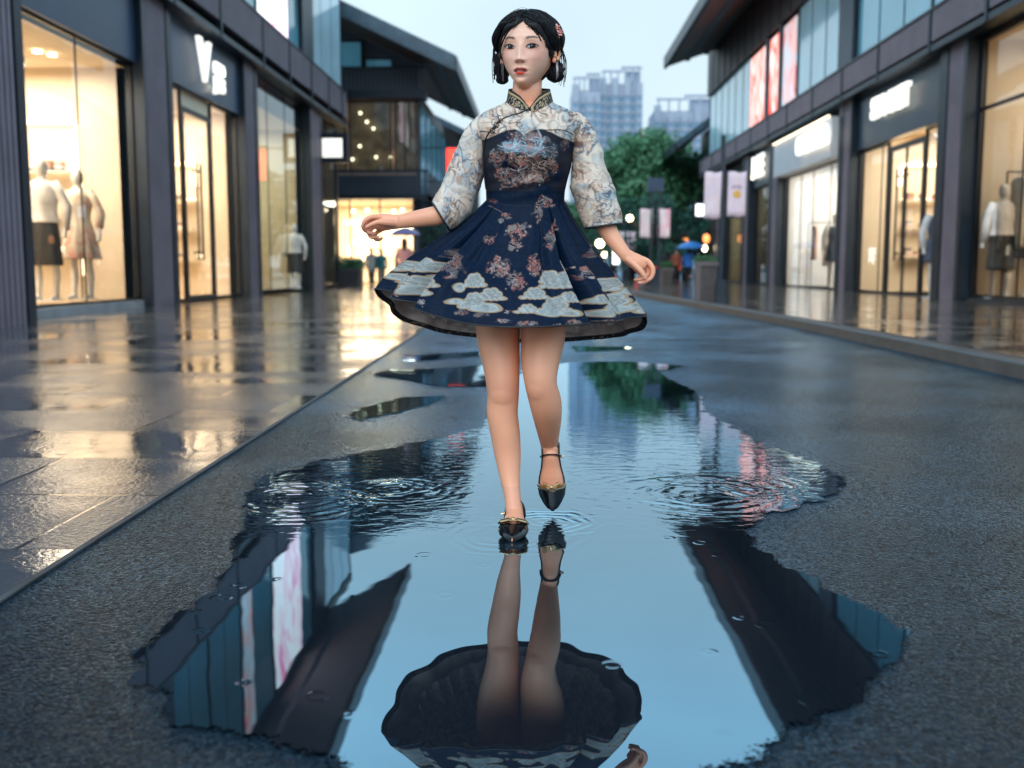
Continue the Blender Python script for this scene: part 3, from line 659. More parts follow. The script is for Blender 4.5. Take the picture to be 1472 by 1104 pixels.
pilaster(th, XR, -1, yr(1126), yr(1112), 5.6, .28, .5)
a, b = yr(1111), yr(1084)
sign_board(th, XR, -1, a, b, 4.12, 5.58, 'BOE', 1.2, 'fascia_teal', .14, yt=yr(1096), zt=4.85)
window(th, XR, -1, a, b, Zp, 4.1, (yr(1098),), (), .06, 'glass_dark')
room(th, XR, -1, a, b, Zp, 4.6, 5, 90)
pilaster(th, XR, -1, yr(1083), yr(1074), 5.6, .28, .5)
a, b = yr(1073), yr(1040)
window(th, XR, -1, a, b, Zp, 5.5, (yr(1062), yr(1050)), (), .08, 'glass_dark')
room(th, XR, -1, a, b, Zp, 4.6, 5, 200)
pilaster(th, XR, -1, yr(1040), yr(1034), 5.6, .28, .5)
ledge(th, XR, -1, 13.5, 57, .5, 5.6, 5.82, 6.5, [14.9, 17.9, 20.9, 23.85, 27.4, 30.6, 33.8, 37.2, 40.2, 43.4, 46.6, 49.8, 53, 56.2])
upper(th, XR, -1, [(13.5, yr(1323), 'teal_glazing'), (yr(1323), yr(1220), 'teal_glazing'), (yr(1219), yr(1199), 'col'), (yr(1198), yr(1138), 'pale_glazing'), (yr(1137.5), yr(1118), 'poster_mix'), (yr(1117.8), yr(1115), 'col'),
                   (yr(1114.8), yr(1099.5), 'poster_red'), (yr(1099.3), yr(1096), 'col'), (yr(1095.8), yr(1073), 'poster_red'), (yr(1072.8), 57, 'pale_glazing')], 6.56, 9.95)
mb = MB(); n = 26
mb.box(9.05, 9.4, 13.5, 57, 9.95, 12.4); mb.box(9.45, 15, 13.5, 57, 5.55, 12.4); mb.box(14.4, 15, 13.5, 57, 0, 5.5); mb.box(9.4, 14.3, 56.6, 57, 0, 5.5)
for i in range(n): y = 13.6+i*(43.2/n); mb.box(9.02, 9.06, y, y+.06, 9.96, 12.3)
mb.build('wall', M['cladding'], th)
roof_slab(th, ((6.5, 11.2), (16, 14.4)), 9, 55, thick=.4, beams=(.12, .22))

# ---- building at the bend on the left -------------------------------
def back_building(Y, x_right, depth, label, pxs, lit=True, zr=(12.4, 9.35), X_left=-17):
    th = thing('gabled_building', (x_right, Y, 0), label, 'building')
    mb = MB(); mb.box(X_left, x_right-.02, Y+.6, Y+.9, 4.1, 10.1); mb.box(X_left, X_left+.3, Y+.9, Y+depth, 0, 10)
    mb.build('wall', M['dark_steel'], th)
    # ground floor shop
    def fwin(nm, x0, x1, z0, z1, ms, glass, yy=Y, fr=.07):
        q = MB(); q.box(x0, x1, yy-.06, yy+.02, z0, z0+fr); q.box(x0, x1, yy-.06, yy+.02, z1-fr, z1)
        for m in [x0+fr/2, x1-fr/2]+list(ms): q.box(m-fr/2, m+fr/2, yy-.055, yy+.015, z0+fr, z1-fr)
        w_ = q.build(nm, M['black_frame'], th); g_ = MB(); g_.add([(x0+.03, yy-.02, z0+.03), (x1-.03, yy-.02, z0+.03), (x1-.03, yy-.02, z1-.03), (x0+.03, yy-.02, z1-.03)], [(0, 1, 2, 3)])
        g_.build('pane', M[glass], w_)
    fwin('window', -10.2, x_right-.2, .05, 4.0, (-8.8, -7.4), 'glass')
    q = MB(); q.box(-17, -10.2, Y-.1, Y+.3, 0, 4.02); q.build('pilaster', M['dark_steel'], th)
    q = MB(); V = [(-11, Y+.1, .02), (x_right-.3, Y+.1, .02), (x_right-.3, Y+6, .02), (-11, Y+6, .02)]; V += [(x, y, 4.0) for x, y, z in V]
    q.add(V, [(2, 3, 7, 6), (0, 4, 7, 3), (1, 2, 6, 5), (4, 5, 6, 7), (0, 1, 2, 3)]); q.build('interior', M['cream'], th)
    L = bpy.data.lights.new('shop_light', 'AREA'); L.size = 4; L.energy = 750; L.color = (1, .86, .64)
    lo = bpy.data.objects.new('shop_light', L); C.objects.link(lo); lo.location = Vector((-8, Y+3, 3.9))-Vector(parent_loc(th)); lo.parent = th
    q = MB()
    for i in range(14): q.box(-10.4+i*.36, -10.25+i*.36, Y+5.7, Y+5.9, .9+.5*(i % 3), 1.2+.5*(i % 3)+.2*(i % 2))
    q.box(-10.2, -8.3, Y+5.8, Y+5.9, 3.0, 3.2); q.box(-7.8, -6.4, Y+5.8, Y+5.9, 2.6, 3.3); q.build('cove_light', M['light_soft'], th)
    LP_ = ((-9.9, 1), (-9.0, 2), (-8.2, 1.2), (-7.1, 2.4), (-6.5, 1)); each('ceiling_light', 5, lambda b, i: b.ball((LP_[i][0], Y+LP_[i][1], 3.5), .08), M['light_warm'], th)
    # balcony band
    q = MB(); q.box(X_left, x_right+.6, Y-.9, Y+.58, 3.9, 4.08); q.box(X_left, x_right+.6, Y-.95, Y-.87, 5.1, 5.2)
    q.box(x_right+.5, x_right+.6, Y-.9, Y+depth, 3.9, 4.08); q.build('balcony', M['dark_steel'], th)
    q = MB()
    x = X_left
    while x < x_right+.5: q.box(x, x+.09, Y-.94, Y-.88, 4.08, 5.1); x += .17
    y = Y-.9
    while y < Y+depth: q.box(x_right+.53, x_right+.58, y, y+.09, 4.08, 5.1); y += .17
    q.build('railing', M['mauve_dark'], th)
    # first floor
    fwin('window', -10.2, -8.9, 5.15, 8.4, (), 'glass_dark'); fwin('window', -8.8, x_right-1.2, 5.15, 8.4, (), 'glass_dark')
    fwin('window', x_right-1.1, x_right-.05, 5.15, 8.4, (x_right-.6,), 'glass_dark')
    q = MB(); V = [(-11, Y+.1, 5.12), (x_right-.1, Y+.1, 5.12), (x_right-.1, Y+.58, 5.12), (-11, Y+.58, 5.12)]
    q = MB(); q.box(-11, x_right-.1, Y+.5, Y+.58, 5.1, 8.4); q.build('lit_interior', mat('dim_interior', (.30, .21, .15), .8, var=(2, .5), emis=.35), th)  # panel glows by itself, standing in for lamplight in the room
    HP_ = ((-8.3, 7.9), (-8.0, 7.5), (-7.7, 7.2), (-7.6, 5.9), (-8.7, 5.8), (-6.9, 5.9), (-8.35, 6.4)); each('hanging_lamp', 7, lambda b, i: b.ball((HP_[i][0], Y+.3, HP_[i][1]), .065), M['light_warm'], th)
    q = MB(); q.box(X_left, x_right+.4, Y-.5, Y+.58, 8.45, 8.8); q.box(X_left, x_right+.4, Y-.5, Y-.42, 9.75, 9.85); q.build('cornice', M['dark_steel'], th)
    q = MB(); x = X_left
    while x < x_right+.3: q.box(x, x+.1, Y-.48, Y-.42, 8.8, 9.75); x += .19
    q.build('railing', M['mauve_dark'], th)
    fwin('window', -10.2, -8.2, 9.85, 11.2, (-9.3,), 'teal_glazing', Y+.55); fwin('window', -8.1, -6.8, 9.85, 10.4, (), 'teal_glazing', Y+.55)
    # side along the street
    for i in range(5):
        ya = Y+.95+i*2.6
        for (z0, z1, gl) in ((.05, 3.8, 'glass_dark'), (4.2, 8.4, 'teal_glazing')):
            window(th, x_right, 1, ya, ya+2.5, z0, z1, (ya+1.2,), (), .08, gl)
    q = MB(); q.box(x_right-.3, x_right-.1, Y+.9, Y+depth, 0, 9); q.build('side_wall', M['mauve_dark'], th)
    # roof: gable to the street
    xe, ze = x_right+2.0, 9.3; xr_, zr_ = -11.5, 9.3+(xe+11.5)*.47
    r_ = roof_slab(th, ((xe, ze), (xr_, zr_)), Y-3, Y+depth-1, thick=.42, beams=(.1, .2))
    q = MB(); q.prism([(xe, ze-.15), (xr_, zr_-.15), (xr_, zr_+.5), (xe, ze+.5)], Y-3.2, Y-3.0); q.build('bargeboard', M['roof'], r_)
    q = MB(); q.prism([(x_right, 9.86), (x_right, 10.1), (xr_, zr_-.1), (xr_, 9.86)], Y+.6, Y+.8); q.build('gable_wall', M['mauve_dark'], th)
    return th
back_building(48, -5.6, 14, 'gabled dark timber-eaved building with balconies beyond the left shops', None)
th = thing('gabled_building', (-5, 66, 0), 'farther dark gabled building whose low eave shows beside her shoulder', 'building')
mb = MB(); mb.box(-14, -5.2, 66, 90, 0, 8); mb.build('wall', M['mauve_dark'], th)
for i in range(6): window(th, -5.18, 1, 67+i*3.5, 70+i*3.5, .3, 3.6, (), (), .1, 'glass_dark')
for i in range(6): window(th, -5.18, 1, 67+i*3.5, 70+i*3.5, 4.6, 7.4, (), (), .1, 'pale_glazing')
roof_slab(th, ((-3.4, 8.2), (-10, 11.4)), 64, 91)
th = thing('gabled_building', (9, 64, 0), 'low dark gabled roof building beside the tree beyond the right shops', 'building')
mb = MB(); mb.box(10.6, 18, 63.5, 69, 0, 9.4); mb.build('wall', M['mauve_dark'], th)
for i in range(2): window(th, 10.58, -1, 63.8+i*2.6, 66.2+i*2.6, .3, 3.6, (), (), .1, 'glass_dark')
r_ = roof_slab(th, ((8.0, 7.7), (13, 11.4)), 62, 68.5, beams=(.2,))
q = MB(); q.prism([(10.6, 8.9), (10.6, 9.3), (13, 11.0), (16, 9), (16, 8.9)], 63.3, 63.4); q.build('gable_wall', M['dark_steel'], th)

# ---- towers ---------------------------------------------------------
M['tower_wall'] = mat('tower_wall', (.36, .42, .52), .8, var=(.05, .08))  # pale blue wall colour stands in for haze over the distance
M['tower_glass'] = mat('tower_glass', (.12, .28, .42), .25, spec=.5, var=(.05, .2))
M['tower_rail'] = mat('tower_slab', (.44, .50, .60), .8)
def tower(Y, px0, px1, py_top, label, bays, seed):
    x0, x1 = PT(px0, 300, Y).x, PT(px1, 300, Y).x; zt = PT(880, py_top, Y).z; rr = random.Random(seed)
    th = thing('tower_block', ((x0+x1)/2, Y, 0), label, 'building')
    fl = 3.3; nf = int(zt/fl); W_ = x1-x0; bw = W_/bays
    mb = MB(); mb.box(x0, x1, Y, Y+22, 0, nf*fl-2)
    for i in range(0, bays, 2): mb.box(x0+i*bw, x0+(i+1)*bw, Y-1.6, Y, 0, nf*fl-rr.choice((0, 2, 4)))
    for i in range(bays):                                        # a tall strip of glazing down each bay, crossed by the floors
        q = MB(); yy = Y-1.65 if i % 2 == 0 else Y-.05; q.box(x0+i*bw+bw*.12, x0+(i+1)*bw-bw*.12, yy, yy+.1, 1, nf*fl-6); q.build('window_strip', M['tower_glass'], th)
        for k in range(nf-1): mb.box(x0+i*bw+bw*.1, x0+(i+1)*bw-bw*.1, yy-.25, yy+.04, k*fl-.2, k*fl+(1.15 if i % 2 == 0 else .8))
        for f_ in ((.46, .56) if i % 2 == 0 else (.30, .36)), : mb.box(x0+i*bw+bw*f_[0], x0+i*bw+bw*f_[1], yy-.22, yy+.04, 0, nf*fl-5)
    mb.build('wall', M['tower_wall'], th)
    q = MB()
    for i in range(6):
        x = x0+W_*(.06+.17*i); q.box(x, x+.7, Y-.5, Y+.2, nf*fl-2, nf*fl+3)
    q.box(x0+W_*.04, x0+W_*.55, Y-.6, Y+.3, nf*fl+2.2, nf*fl+3.0); q.box(x0+W_*.5, x0+W_*.98, Y-.4, Y+.5, nf*fl+3.4, nf*fl+4.4); q.box(x0+W_*.62, x0+W_*.95, Y+2, Y+9, nf*fl-2, nf*fl+3)
    q.build('roof_frame', M['tower_wall'], th)
tower(400, 821, 862, 122, 'narrow pale residential tower block, left part of the taller pair', 4, 1)
tower(405, 861, 921, 112, 'tallest pale residential tower block with roof frames above the tree', 7, 2)
tower(430, 938, 1024, 142, 'lower pale residential tower block close to the right eave', 9, 3)
# ------------------------------------------------------------------ trees and plants
def leaves(name, centers, n, size, m, parent, seed, flat=.8):
    """crown of many leaf-sized faces in uneven clumps"""
    r = np.random.default_rng(seed); V = []; F = []
    tot = sum(c[3]**2 for c in centers)
    for cx, cy, cz, cr in centers:
        k = int(n*cr*cr/tot); d = r.normal(size=(k, 3)); d /= np.linalg.norm(d, axis=1, keepdims=True); rad = cr*r.uniform(.45, 1.05, (k, 1))**.6
        lump = 1+.22*np.sin(d[:, :1]*7+cx)*np.cos(d[:, 2:3]*6+cy); P = d*rad*lump*np.array((1, 1, flat))+np.array((cx, cy, cz))
        a = r.normal(size=(k, 3)); a /= np.linalg.norm(a, axis=1, keepdims=True); b = np.cross(a, r.normal(size=(k, 3))); b /= np.linalg.norm(b, axis=1, keepdims=True)
        s = size*r.uniform(.5, 1.3, (k, 1)); q = np.stack([P-a*s, P-b*s*.5, P+a*s, P+b*s*.5], 1).reshape(-1, 3); V.append(q)
    V = np.concatenate(V); F = np.arange(len(V)).reshape(-1, 4)
    return mk(name, V, F, m, parent)
def tree(loc, h, rad, label, m='foliage', n=9000, seed=1, leaf=.16, group='trees at the end of the street'):
    t = thing('tree', loc, label, 'tree', group); r = random.Random(seed); x, y, z = loc
    b = MB(); b.tube([(x, y, z), (x+.1, y, z+h*.25), (x-.1, y, z+h*.5), (x, y, z+h*.8)], [rad*.09, rad*.07, rad*.05, rad*.02], 10)
    for i in range(7):
        a = r.uniform(0, 6.28); hh = h*r.uniform(.28, .6); b.tube([(x, y, z+hh), (x+math.cos(a)*rad*.35, y+math.sin(a)*rad*.35, z+hh+rad*.25), (x+math.cos(a)*rad*.75, y+math.sin(a)*rad*.75, z+hh+rad*.45)], [rad*.04, rad*.028, rad*.012], 7)
    b.build('trunk', M['bark'], t, True); cs = []
    for i in range(26):
        a = r.uniform(0, 6.28); u = r.uniform(0, 1)**.6; hh = r.uniform(.28, .92); w_ = rad*(1-.55*max(0, hh-.55)/.4)*u*.85
        cs.append((x+math.cos(a)*w_, y+math.sin(a)*w_, z+h*hh, rad*r.uniform(.22, .42)))
    leaves('crown', cs, n, leaf, M[m], t, seed); return t
P_ = lambda px, Y: PT(px, 383, Y).x
tree((P_(942, 72), 72, 0), 9.5, 5.8, 'broad bright green tree under the tall tower block', 'foliage', 24000, 3, .19)
tree((P_(985, 70), 70, 0), 8.2, 3.0, 'smaller green tree in front of the dark eave on the right', 'foliage', 9000, 5, .15)
tree((P_(880, 84), 84, 0), 8.6, 3.6, 'darker green tree just beyond her sleeve, left of the broad tree', 'foliage_dark', 10000, 8, .17)
tree((P_(950, 60), 60, 0), 4.6, 2.6, 'low dark tree behind the banners', 'foliage_dark', 8000, 12, .12)
tree((P_(905, 66), 66, 0), 5.0, 2.8, 'low dark tree behind the warm globe lamp', 'foliage_dark', 8000, 14, .12)
tree((P_(1000, 64), 64, 0), 4.4, 1.8, 'narrow dark tree behind the lit blade sign', 'foliage_dark', 6000, 15, .12)
tree((P_(740, 110), 110, 0), 6.6, 4.0, 'far dark tree at the closed end of the street behind her', 'foliage_dark', 8000, 16, .2)
tree((P_(800, 100), 100, 0), 7.0, 4.2, 'far dark tree at the end of the street, right of her waist', 'foliage_dark', 8000, 17, .2)
def planter(x0, x1, Y, z0, zt, zl, label, seed, post=False):
    t = thing('planter', ((x0+x1)/2, Y, z0), label, 'planter', 'planters along the pavements'); w_ = x1-x0
    b = MB(); b.prism([(x0+.05, z0), (x1-.05, z0), (x1, zt), (x0, zt)], Y, Y+w_*.9); b.build('box', M['planter'], t)
    b = MB(); b.box(x0-.03, x1+.03, Y-.03, Y+.04, zt-.07, zt+.03); b.box(x0-.03, x0+.08, Y-.02, Y+.1, z0, zt-.07); b.build('rim', mat('planter_rim', (.12, .11, .12), .6), t)
    r = random.Random(seed); leaves('shrub', [(x0+w_*r.uniform(.1, .9), Y+w_*r.uniform(.1, .8), zt+(zl-zt)*r.uniform(.1, .6), w_*.26) for i in range(12)], 2600, w_*.045, M['foliage'], t, seed)
    return t
planter(P_(1002, 22.6), P_(1031, 22.6), 22.6, .124, .93, 1.09, 'tall dark planter with a green shrub beside the near banner post', 2)
planter(P_(472, 44), P_(516, 44), 44, .004, .72, 1.2, 'low dark planter box with clipped shrub by the left shops', 4)
planter(P_(950, 42), P_(968, 42), 42, .124, .75, 1.15, 'small planter beside the far banner pole', 6)
# ------------------------------------------------------------------ banner poles
M['banner_pale'] = poster_mat('banner_pale', [(.60, .64, .66), (.70, .66, .70), (.72, .55, .62), (.74, .72, .76)], 2.5, .12)  # faint glow put into the banner cloths, which are no lamps
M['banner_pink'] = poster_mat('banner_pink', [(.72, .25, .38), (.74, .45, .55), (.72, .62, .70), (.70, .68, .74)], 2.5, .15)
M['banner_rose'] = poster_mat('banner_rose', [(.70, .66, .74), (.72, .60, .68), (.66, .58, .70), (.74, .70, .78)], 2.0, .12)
def banner_pole(Y, pxs, top, bans, label, thick, base, zb, box=False):
    x = P_(sum(pxs)/len(pxs), Y); t = thing('banner_pole', (x, Y, zb), label, 'banner pole', 'banner poles along the road')
    zt = PT(900, top, Y).z
    for p in pxs:
        b = MB(); b.tube([(P_(p, Y), Y, zb), (P_(p, Y), Y, zt)], thick, 10); b.build('pole', M['fascia_teal'], t)
    b = MB(); b.box(x-base, x+base, Y-base, Y+base, zb, zb+.9*base*8*.5+.1); b.box(x-base*1.3, x+base*1.3, Y-base*1.3, Y+base*1.3, zb, zb+.04); b.build('base', M['dark_steel'], t)
    if box: b = MB(); b.box(x-.3, x+.3, Y-.12, Y+.12, zt-.35, zt+.15); b.build('lamp_head', M['fascia'], t)
    for (a, c, y0, y1, m, mark) in bans:
        z0, z1 = PT(900, y1, Y).z, PT(900, y0, Y).z; xa, xb = P_(a, Y), P_(c, Y); n = 7
        V = []; 
        for k in range(n+1):
            for j in range(n+1): V.append((xa+(xb-xa)*j/n, Y-.03+.02*math.sin(j*1.1+k*.4), z0+(z1-z0)*k/n))
        o = mk('banner', np.array(V), [(k*(n+1)+j, k*(n+1)+j+1, (k+1)*(n+1)+j+1, (k+1)*(n+1)+j) for k in range(n) for j in range(n)], M[m], t, True); add_mod_shell(o, .01)
        each('bracket', 2, lambda b, i: b.tube([(x, Y-.02, (z0, z1)[i]), (xa if abs(xa-x) > abs(xb-x) else xb, Y-.02, (z0, z1)[i])], .02, 6), M['dark_steel'], o)
        if mark:
            cx, cz = (xa+xb)/2, z0+(z1-z0)*.5; b = MB()
            for k in range(6): a_ = k*math.pi/3; b.ball((cx+.05*math.cos(a_), Y-.06, cz+.05*math.sin(a_)), (.035, .008, .035), 10, 6)
            b.build('printed_flower', mat('printed_yellow', (.80, .45, .04), .6), o)
            b = MB()
            for k in range(5): b.box(cx-.11+k*.045, cx-.085+k*.045, Y-.062, Y-.058, cz+.12, cz+.12+.05+.03*(k % 2))
            b.build('printed_text', mat('printed_mauve', (.35, .25, .42), .6), o)
banner_pole(22, (1036,), 195, [(1010, 1034, 247, 315, 'banner_rose', False), (1043, 1069, 247, 312, 'banner_rose', True)], 'nearest dark banner pole carrying two pale pink banners, one with a yellow flower', .045, .095, .124)
banner_pole(39, (935, 946), 262, [(919, 937, 300, 342, 'banner_pale', False), (944, 962, 300, 342, 'banner_pink', False)], 'double banner pole with one pale and one pink banner in front of the tree', .05, .16, .124, True)
banner_pole(60, (898,), 318, [(888, 897, 333, 358, 'banner_pale', False), (900, 914, 333, 360, 'banner_rose', False)], 'farthest banner pole with lilac banner just above her right hand', .06, .15, .01)
# ------------------------------------------------------------------ lit signs and lamps
def blade_sign(x0, x1, Y, z0, z1, label, m, seed=0, arm=None, inset=.18):
    t = thing('hanging_sign', ((x0+x1)/2, Y, z0), label, 'sign', None); b = MB(); b.box(x0, x1, Y, Y+.22, z0, z1); b.build('box', M['dark_steel'], t)
    w_, h_ = x1-x0, z1-z0; b = MB(); b.box(x0+w_*inset, x1-w_*inset, Y-.02, Y-.001, z0+h_*inset, z1-h_*inset); b.build('lit_panel', M[m], t)
    if arm: b = MB(); b.tube([(x0 if arm < x0 else x1, Y+.1, z1-.1), (arm, Y+.1, z1-.1)], .03, 6); b.tube([(x0 if arm < x0 else x1, Y+.1, z0+.1), (arm, Y+.1, z0+.1)], .03, 6); b.build('arm', M['dark_steel'], t)
    return t
blade_sign(P_(459, 38.5), P_(503, 38.5), 38.5, 4.68, 5.75, 'square black hanging sign with a white lit panel at the left shops', 'letters', arm=-8.35)
blade_sign(P_(468, 43), P_(481, 43), 43, 1.7, 2.35, 'small upright white lit sign low at the far left corner', 'light_white', inset=.05)
blade_sign(P_(994, 57.2), P_(1017, 57.2), 57.2, 3.4, 4.45, 'small hanging sign with a white lit panel right of the tree', 'light_white', arm=9.25, inset=.2)
M['red_lit'] = mat('red_light', (1, .05, .03), .5, emis=2.6); M['orange_lit'] = mat('orange_light', (1, .33, .10), .5, emis=2.2); M['blue_lit'] = mat('blue_light', (.1, .3, 1), .5, emis=2)
blade_sign(P_(641, 47.2), P_(668, 47.2), 47.2, 4.6, 6.3, 'unseen red lit sign added behind her sleeve to redden the puddles', 'red_lit', arm=-5.5, inset=.08)  # sign added out of view for its red reflection in the small puddles
def street_lamp(px, py, Y, label, r, m='light_warm', zb=0.004):
    x, zt = P_(px, Y), PT(px, py, Y).z; t = thing('street_lamp', (x, Y, zb), label, 'street lamp', 'globe lamps at the end of the street')
    b = MB(); b.tube([(x, Y, zb), (x, Y, zb+.5), (x, Y, zb+.55), (x, Y, zt-r)], [.09, .08, .05, .035], 10); b.build('post', M['dark_steel'], t)
    b = MB(); b.ball((x, Y, zt), r, 16, 10); b.build('globe', M[m], t, True); b = MB(); b.lathe([(.02, r*.9), (r*.6, r*.92), (.03, r*1.2)], (x, Y, zt), 12); b.build('cap', M['dark_steel'], t)
street_lamp(904.5, 313.5, 58, 'warm globe street lamp against the dark tree', .17)
street_lamp(862, 350, 50, 'warm globe street lamp low between her sleeve and skirt', .20)
street_lamp(869, 366, 62, 'small warm globe lamp just above her skirt on the right', .16)
street_lamp(985, 345, 61, 'dim orange globe lamp left of the blue umbrella', .15, 'orange_lit')
def lantern(px, py, Y, r, label, m):
    x, z = P_(px, Y), PT(px, py, Y).z; t = thing('lantern', (x, Y, z), label, 'lantern', 'lanterns by the right shops'); b = MB(); b.lathe([(r*.4, -r*1.3), (r*.9, -r*.8), (r, 0), (r*.9, r*.8), (r*.4, r*1.3)], (x, Y, z), 16); b.build('shade', M[m], t, True)
    b = MB(); b.tube([(x, Y, z+r*1.2), (x, Y, z+r*2.2), (9.1, Y, z+r*2.2)], .02, 6); b.build('hook', M['dark_steel'], t)
lantern(1014.5, 343, 52, .17, 'upper glowing orange lantern above the blue umbrella', 'orange_lit'); lantern(1012.5, 357, 54, .12, 'lower glowing lantern beside the blue umbrella', 'light_warm')
t = thing('warning_lamp', (P_(476, 43.4), 43.4, 0), 'round orange warning lamp on a short post before the left planter', 'lamp'); x = P_(476, 43.4)
b = MB(); b.tube([(x, 43.4, 0), (x, 43.4, .75)], .04, 8); b.build('post', M['dark_steel'], t); b = MB(); b.ball((x, 43.4, .9), .15, 14, 10); b.build('lens', M['orange_lit'], t)
t = blade_sign(P_(880, 47), P_(891, 47), 47, .9, 1.75, 'white lit panel standing low behind her right hand', 'light_white', inset=.06)
b = MB(); xx = P_(885.5, 47); b.box(xx-.05, xx+.05, 47.02, 47.2, 0, .9); b.build('stand', M['dark_steel'], t)
# ------------------------------------------------------------------ people down the street, mannequins, clothes
M['skin_far'] = mat('far_skin', (.50, .32, .25), .6); M['hair_far'] = mat('far_hair', (.012, .010, .010), .5)
def cloth(nm, c, r=.8, var=(6, .15)):
    if nm not in M: M[nm] = mat(nm, c, r, var=var, bump=(12, .01))
    return M[nm]
def figure_body(name, m, parent, o, s, stride=.18, arm=(.12, .12), facing=1, lift=0):
    """one continuous figure: o = place of the feet, s = height"""
    k = s/1.7; X = lambda x, y, z: Vector((o[0]+x*k, o[1]+y*k*facing, o[2]+z*k)); b = MB()
    b.ball(X(0, 0, 1.56), (.075*k, .092*k, .115*k), 14, 10); b.tube([X(0, .01, 1.36), X(0, 0, 1.5)], [.058*k, .05*k], 10)
    b.tube([X(0, 0, .82), X(0, 0, .95), X(0, 0, 1.08), X(0, -.01, 1.25), X(0, 0, 1.38), X(0, 0, 1.42)], [.13*k, .155*k, .12*k, .15*k, .14*k, .07*k], 14, flat=.72, up=(0, 1, 0))
    for sg, st in ((-1, stride), (1, -stride)):
        b.tube([X(sg*.08, 0, .90), X(sg*.09, -st*.3, .66), X(sg*.085, -st*.55, .47), X(sg*.085, -st*.75+.03, .30), X(sg*.08, -st, .07)], [.085*k, .075*k, .05*k, .05*k, .035*k], 10)
        b.tube([X(sg*.08, -st+.04, .035), X(sg*.085, -st-.06, .035), X(sg*.09, -st-.17, .025)], [.035*k, .036*k, .025*k], 8)
        a = arm[0] if sg < 0 else arm[1]
        if a == 'up': b.tube([X(sg*.17, 0, 1.37), X(sg*.22, -.05, 1.12), X(sg*.15, -.24, 1.16), X(sg*.14, -.26, 1.24)], [.045*k, .038*k, .028*k, .034*k], 8)
        else: b.tube([X(sg*.17, 0, 1.37), X(sg*(.20+a), .02, 1.10), X(sg*(.20+a), -.06, .86), X(sg*(.20+a), -.09, .74)], [.045*k, .036*k, .026*k, .034*k], 8)
    ob = b.build(name, None, parent, True); r_ = ob.modifiers.new('r', 'REMESH'); r_.mode = 'VOXEL'; r_.voxel_size = .012*k; r_.use_smooth_shade = True
    q = ob.modifiers.new('s', 'SMOOTH'); q.iterations = 4; dg_ = bpy.context.evaluated_depsgraph_get(); me = bpy.data.meshes.new_from_object(ob.evaluated_get(dg_)); ob.modifiers.clear(); me.name = name; ob.data = me
    me.materials.clear(); me.materials.append(m); return X, k
def skirtish(nm, parent, X, k, rows, m, folds=7, amp=.06):
    """rows: (z, half width, half depth)"""
    V = []; n = 44; R_ = smooth_path([tuple(r) for r in rows], 4)
    for i, (z, a, d) in enumerate(R_):
        for j in range(n):
            q = 2*math.pi*j/n; f = 1+amp*math.sin(q*folds+z*3)*(i/len(R_)); V.append(tuple(X(a*math.cos(q)*f, d*math.sin(q)*f, z)))
    o = mk(nm, np.array(V), grid_faces_(len(R_), n), m, parent, True); add_mod_shell(o, .008); return o
def grid_faces_(nr, nc): return [(i*nc+j, i*nc+(j+1) % nc, (i+1)*nc+(j+1) % nc, (i+1)*nc+j) for i in range(nr-1) for j in range(nc)]
def sleeves_(parent, X, k, m, arm, length=.9, r=.06):
    for sg in (-1, 1):
        a = arm[0] if sg < 0 else arm[1]; b = MB()
        if a == 'up': b.tube([X(sg*.14, 0, 1.385), X(sg*.19, -.02, 1.25), X(sg*.22, -.05, 1.11), X(sg*.18, -.15, 1.13)], [r*k, r*.95*k, r*.9*k, r*.8*k], 10)
        else: b.tube([X(sg*.14, 0, 1.385), X(sg*(.18+a*.4), 0, 1.27), X(sg*(.20+a), .02, 1.10), X(sg*(.20+a), -.04, 1.10-.26*length)], [r*k, r*.95*k, r*.9*k, r*.8*k], 10)
        b.build('sleeve', m, parent, True)
def mannequin(px, Y_, z, s, label, kind, facing=1):
    o = (P_(px, Y_), Y_, z); t = thing('mannequin', o, label, 'mannequin', 'mannequins in the shop windows'); arm = (.04, .08)
    X, k = figure_body('body', cloth('mannequin_white', (.80, .76, .70), .4), t, o, s, .06, arm, facing)
    b = MB(); b.lathe([(.20*k, .005), (.20*k, .02), (.02, .025)], o, 20); b.build('base_plate', M['white_paint'], t)
    if kind == 'jacket':
        skirtish('blouse', t, X, k, [(1.41, .09, .075), (1.34, .17, .115), (1.2, .18, .135), (1.05, .165, .125), (.92, .19, .14)], cloth('white_cotton', (.78, .76, .74)), 6, .05); sleeves_(t, X, k, cloth('white_cotton', None), arm, 1)
        skirtish('skirt', t, X, k, [(1.04, .135, .105), (.9, .165, .13), (.65, .19, .15), (.42, .20, .16)], cloth('black_leather', (.03, .032, .036), .35), 8, .05)
    elif kind == 'floral':
        m = poster_mat('floral_cloth', [(.65, .25, .22), (.72, .52, .38), (.75, .66, .52), (.70, .62, .50)], 6, .0); M['floral'] = m
        skirtish('dress', t, X, k, [(1.41, .08, .07), (1.34, .165, .11), (1.2, .165, .125), (1.05, .135, .105), (.9, .17, .14), (.7, .22, .18), (.52, .26, .21)], m, 9, .08); sleeves_(t, X, k, m, arm, .7)
    elif kind == 'dark':
        skirtish('dress', t, X, k, [(1.41, .08, .07), (1.34, .165, .11), (1.2, .165, .125), (1.05, .135, .105), (.9, .17, .14), (.6, .20, .16)], cloth('slate_cloth', (.10, .12, .17)), 9, .08); sleeves_(t, X, k, cloth('white_cotton', None), arm, 1, .07)
mannequin(66, 18.6, .22, 2.62, 'mannequin in white blouse and long black skirt, nearest in the left window', 'jacket')
mannequin(117, 19.6, .22, 2.52, 'mannequin in a floral dress, second in the left window', 'floral')
mannequin(1199, 34.0, .124, 2.5, 'mannequin in dark dress with white sleeves in the bright right shop', 'dark')
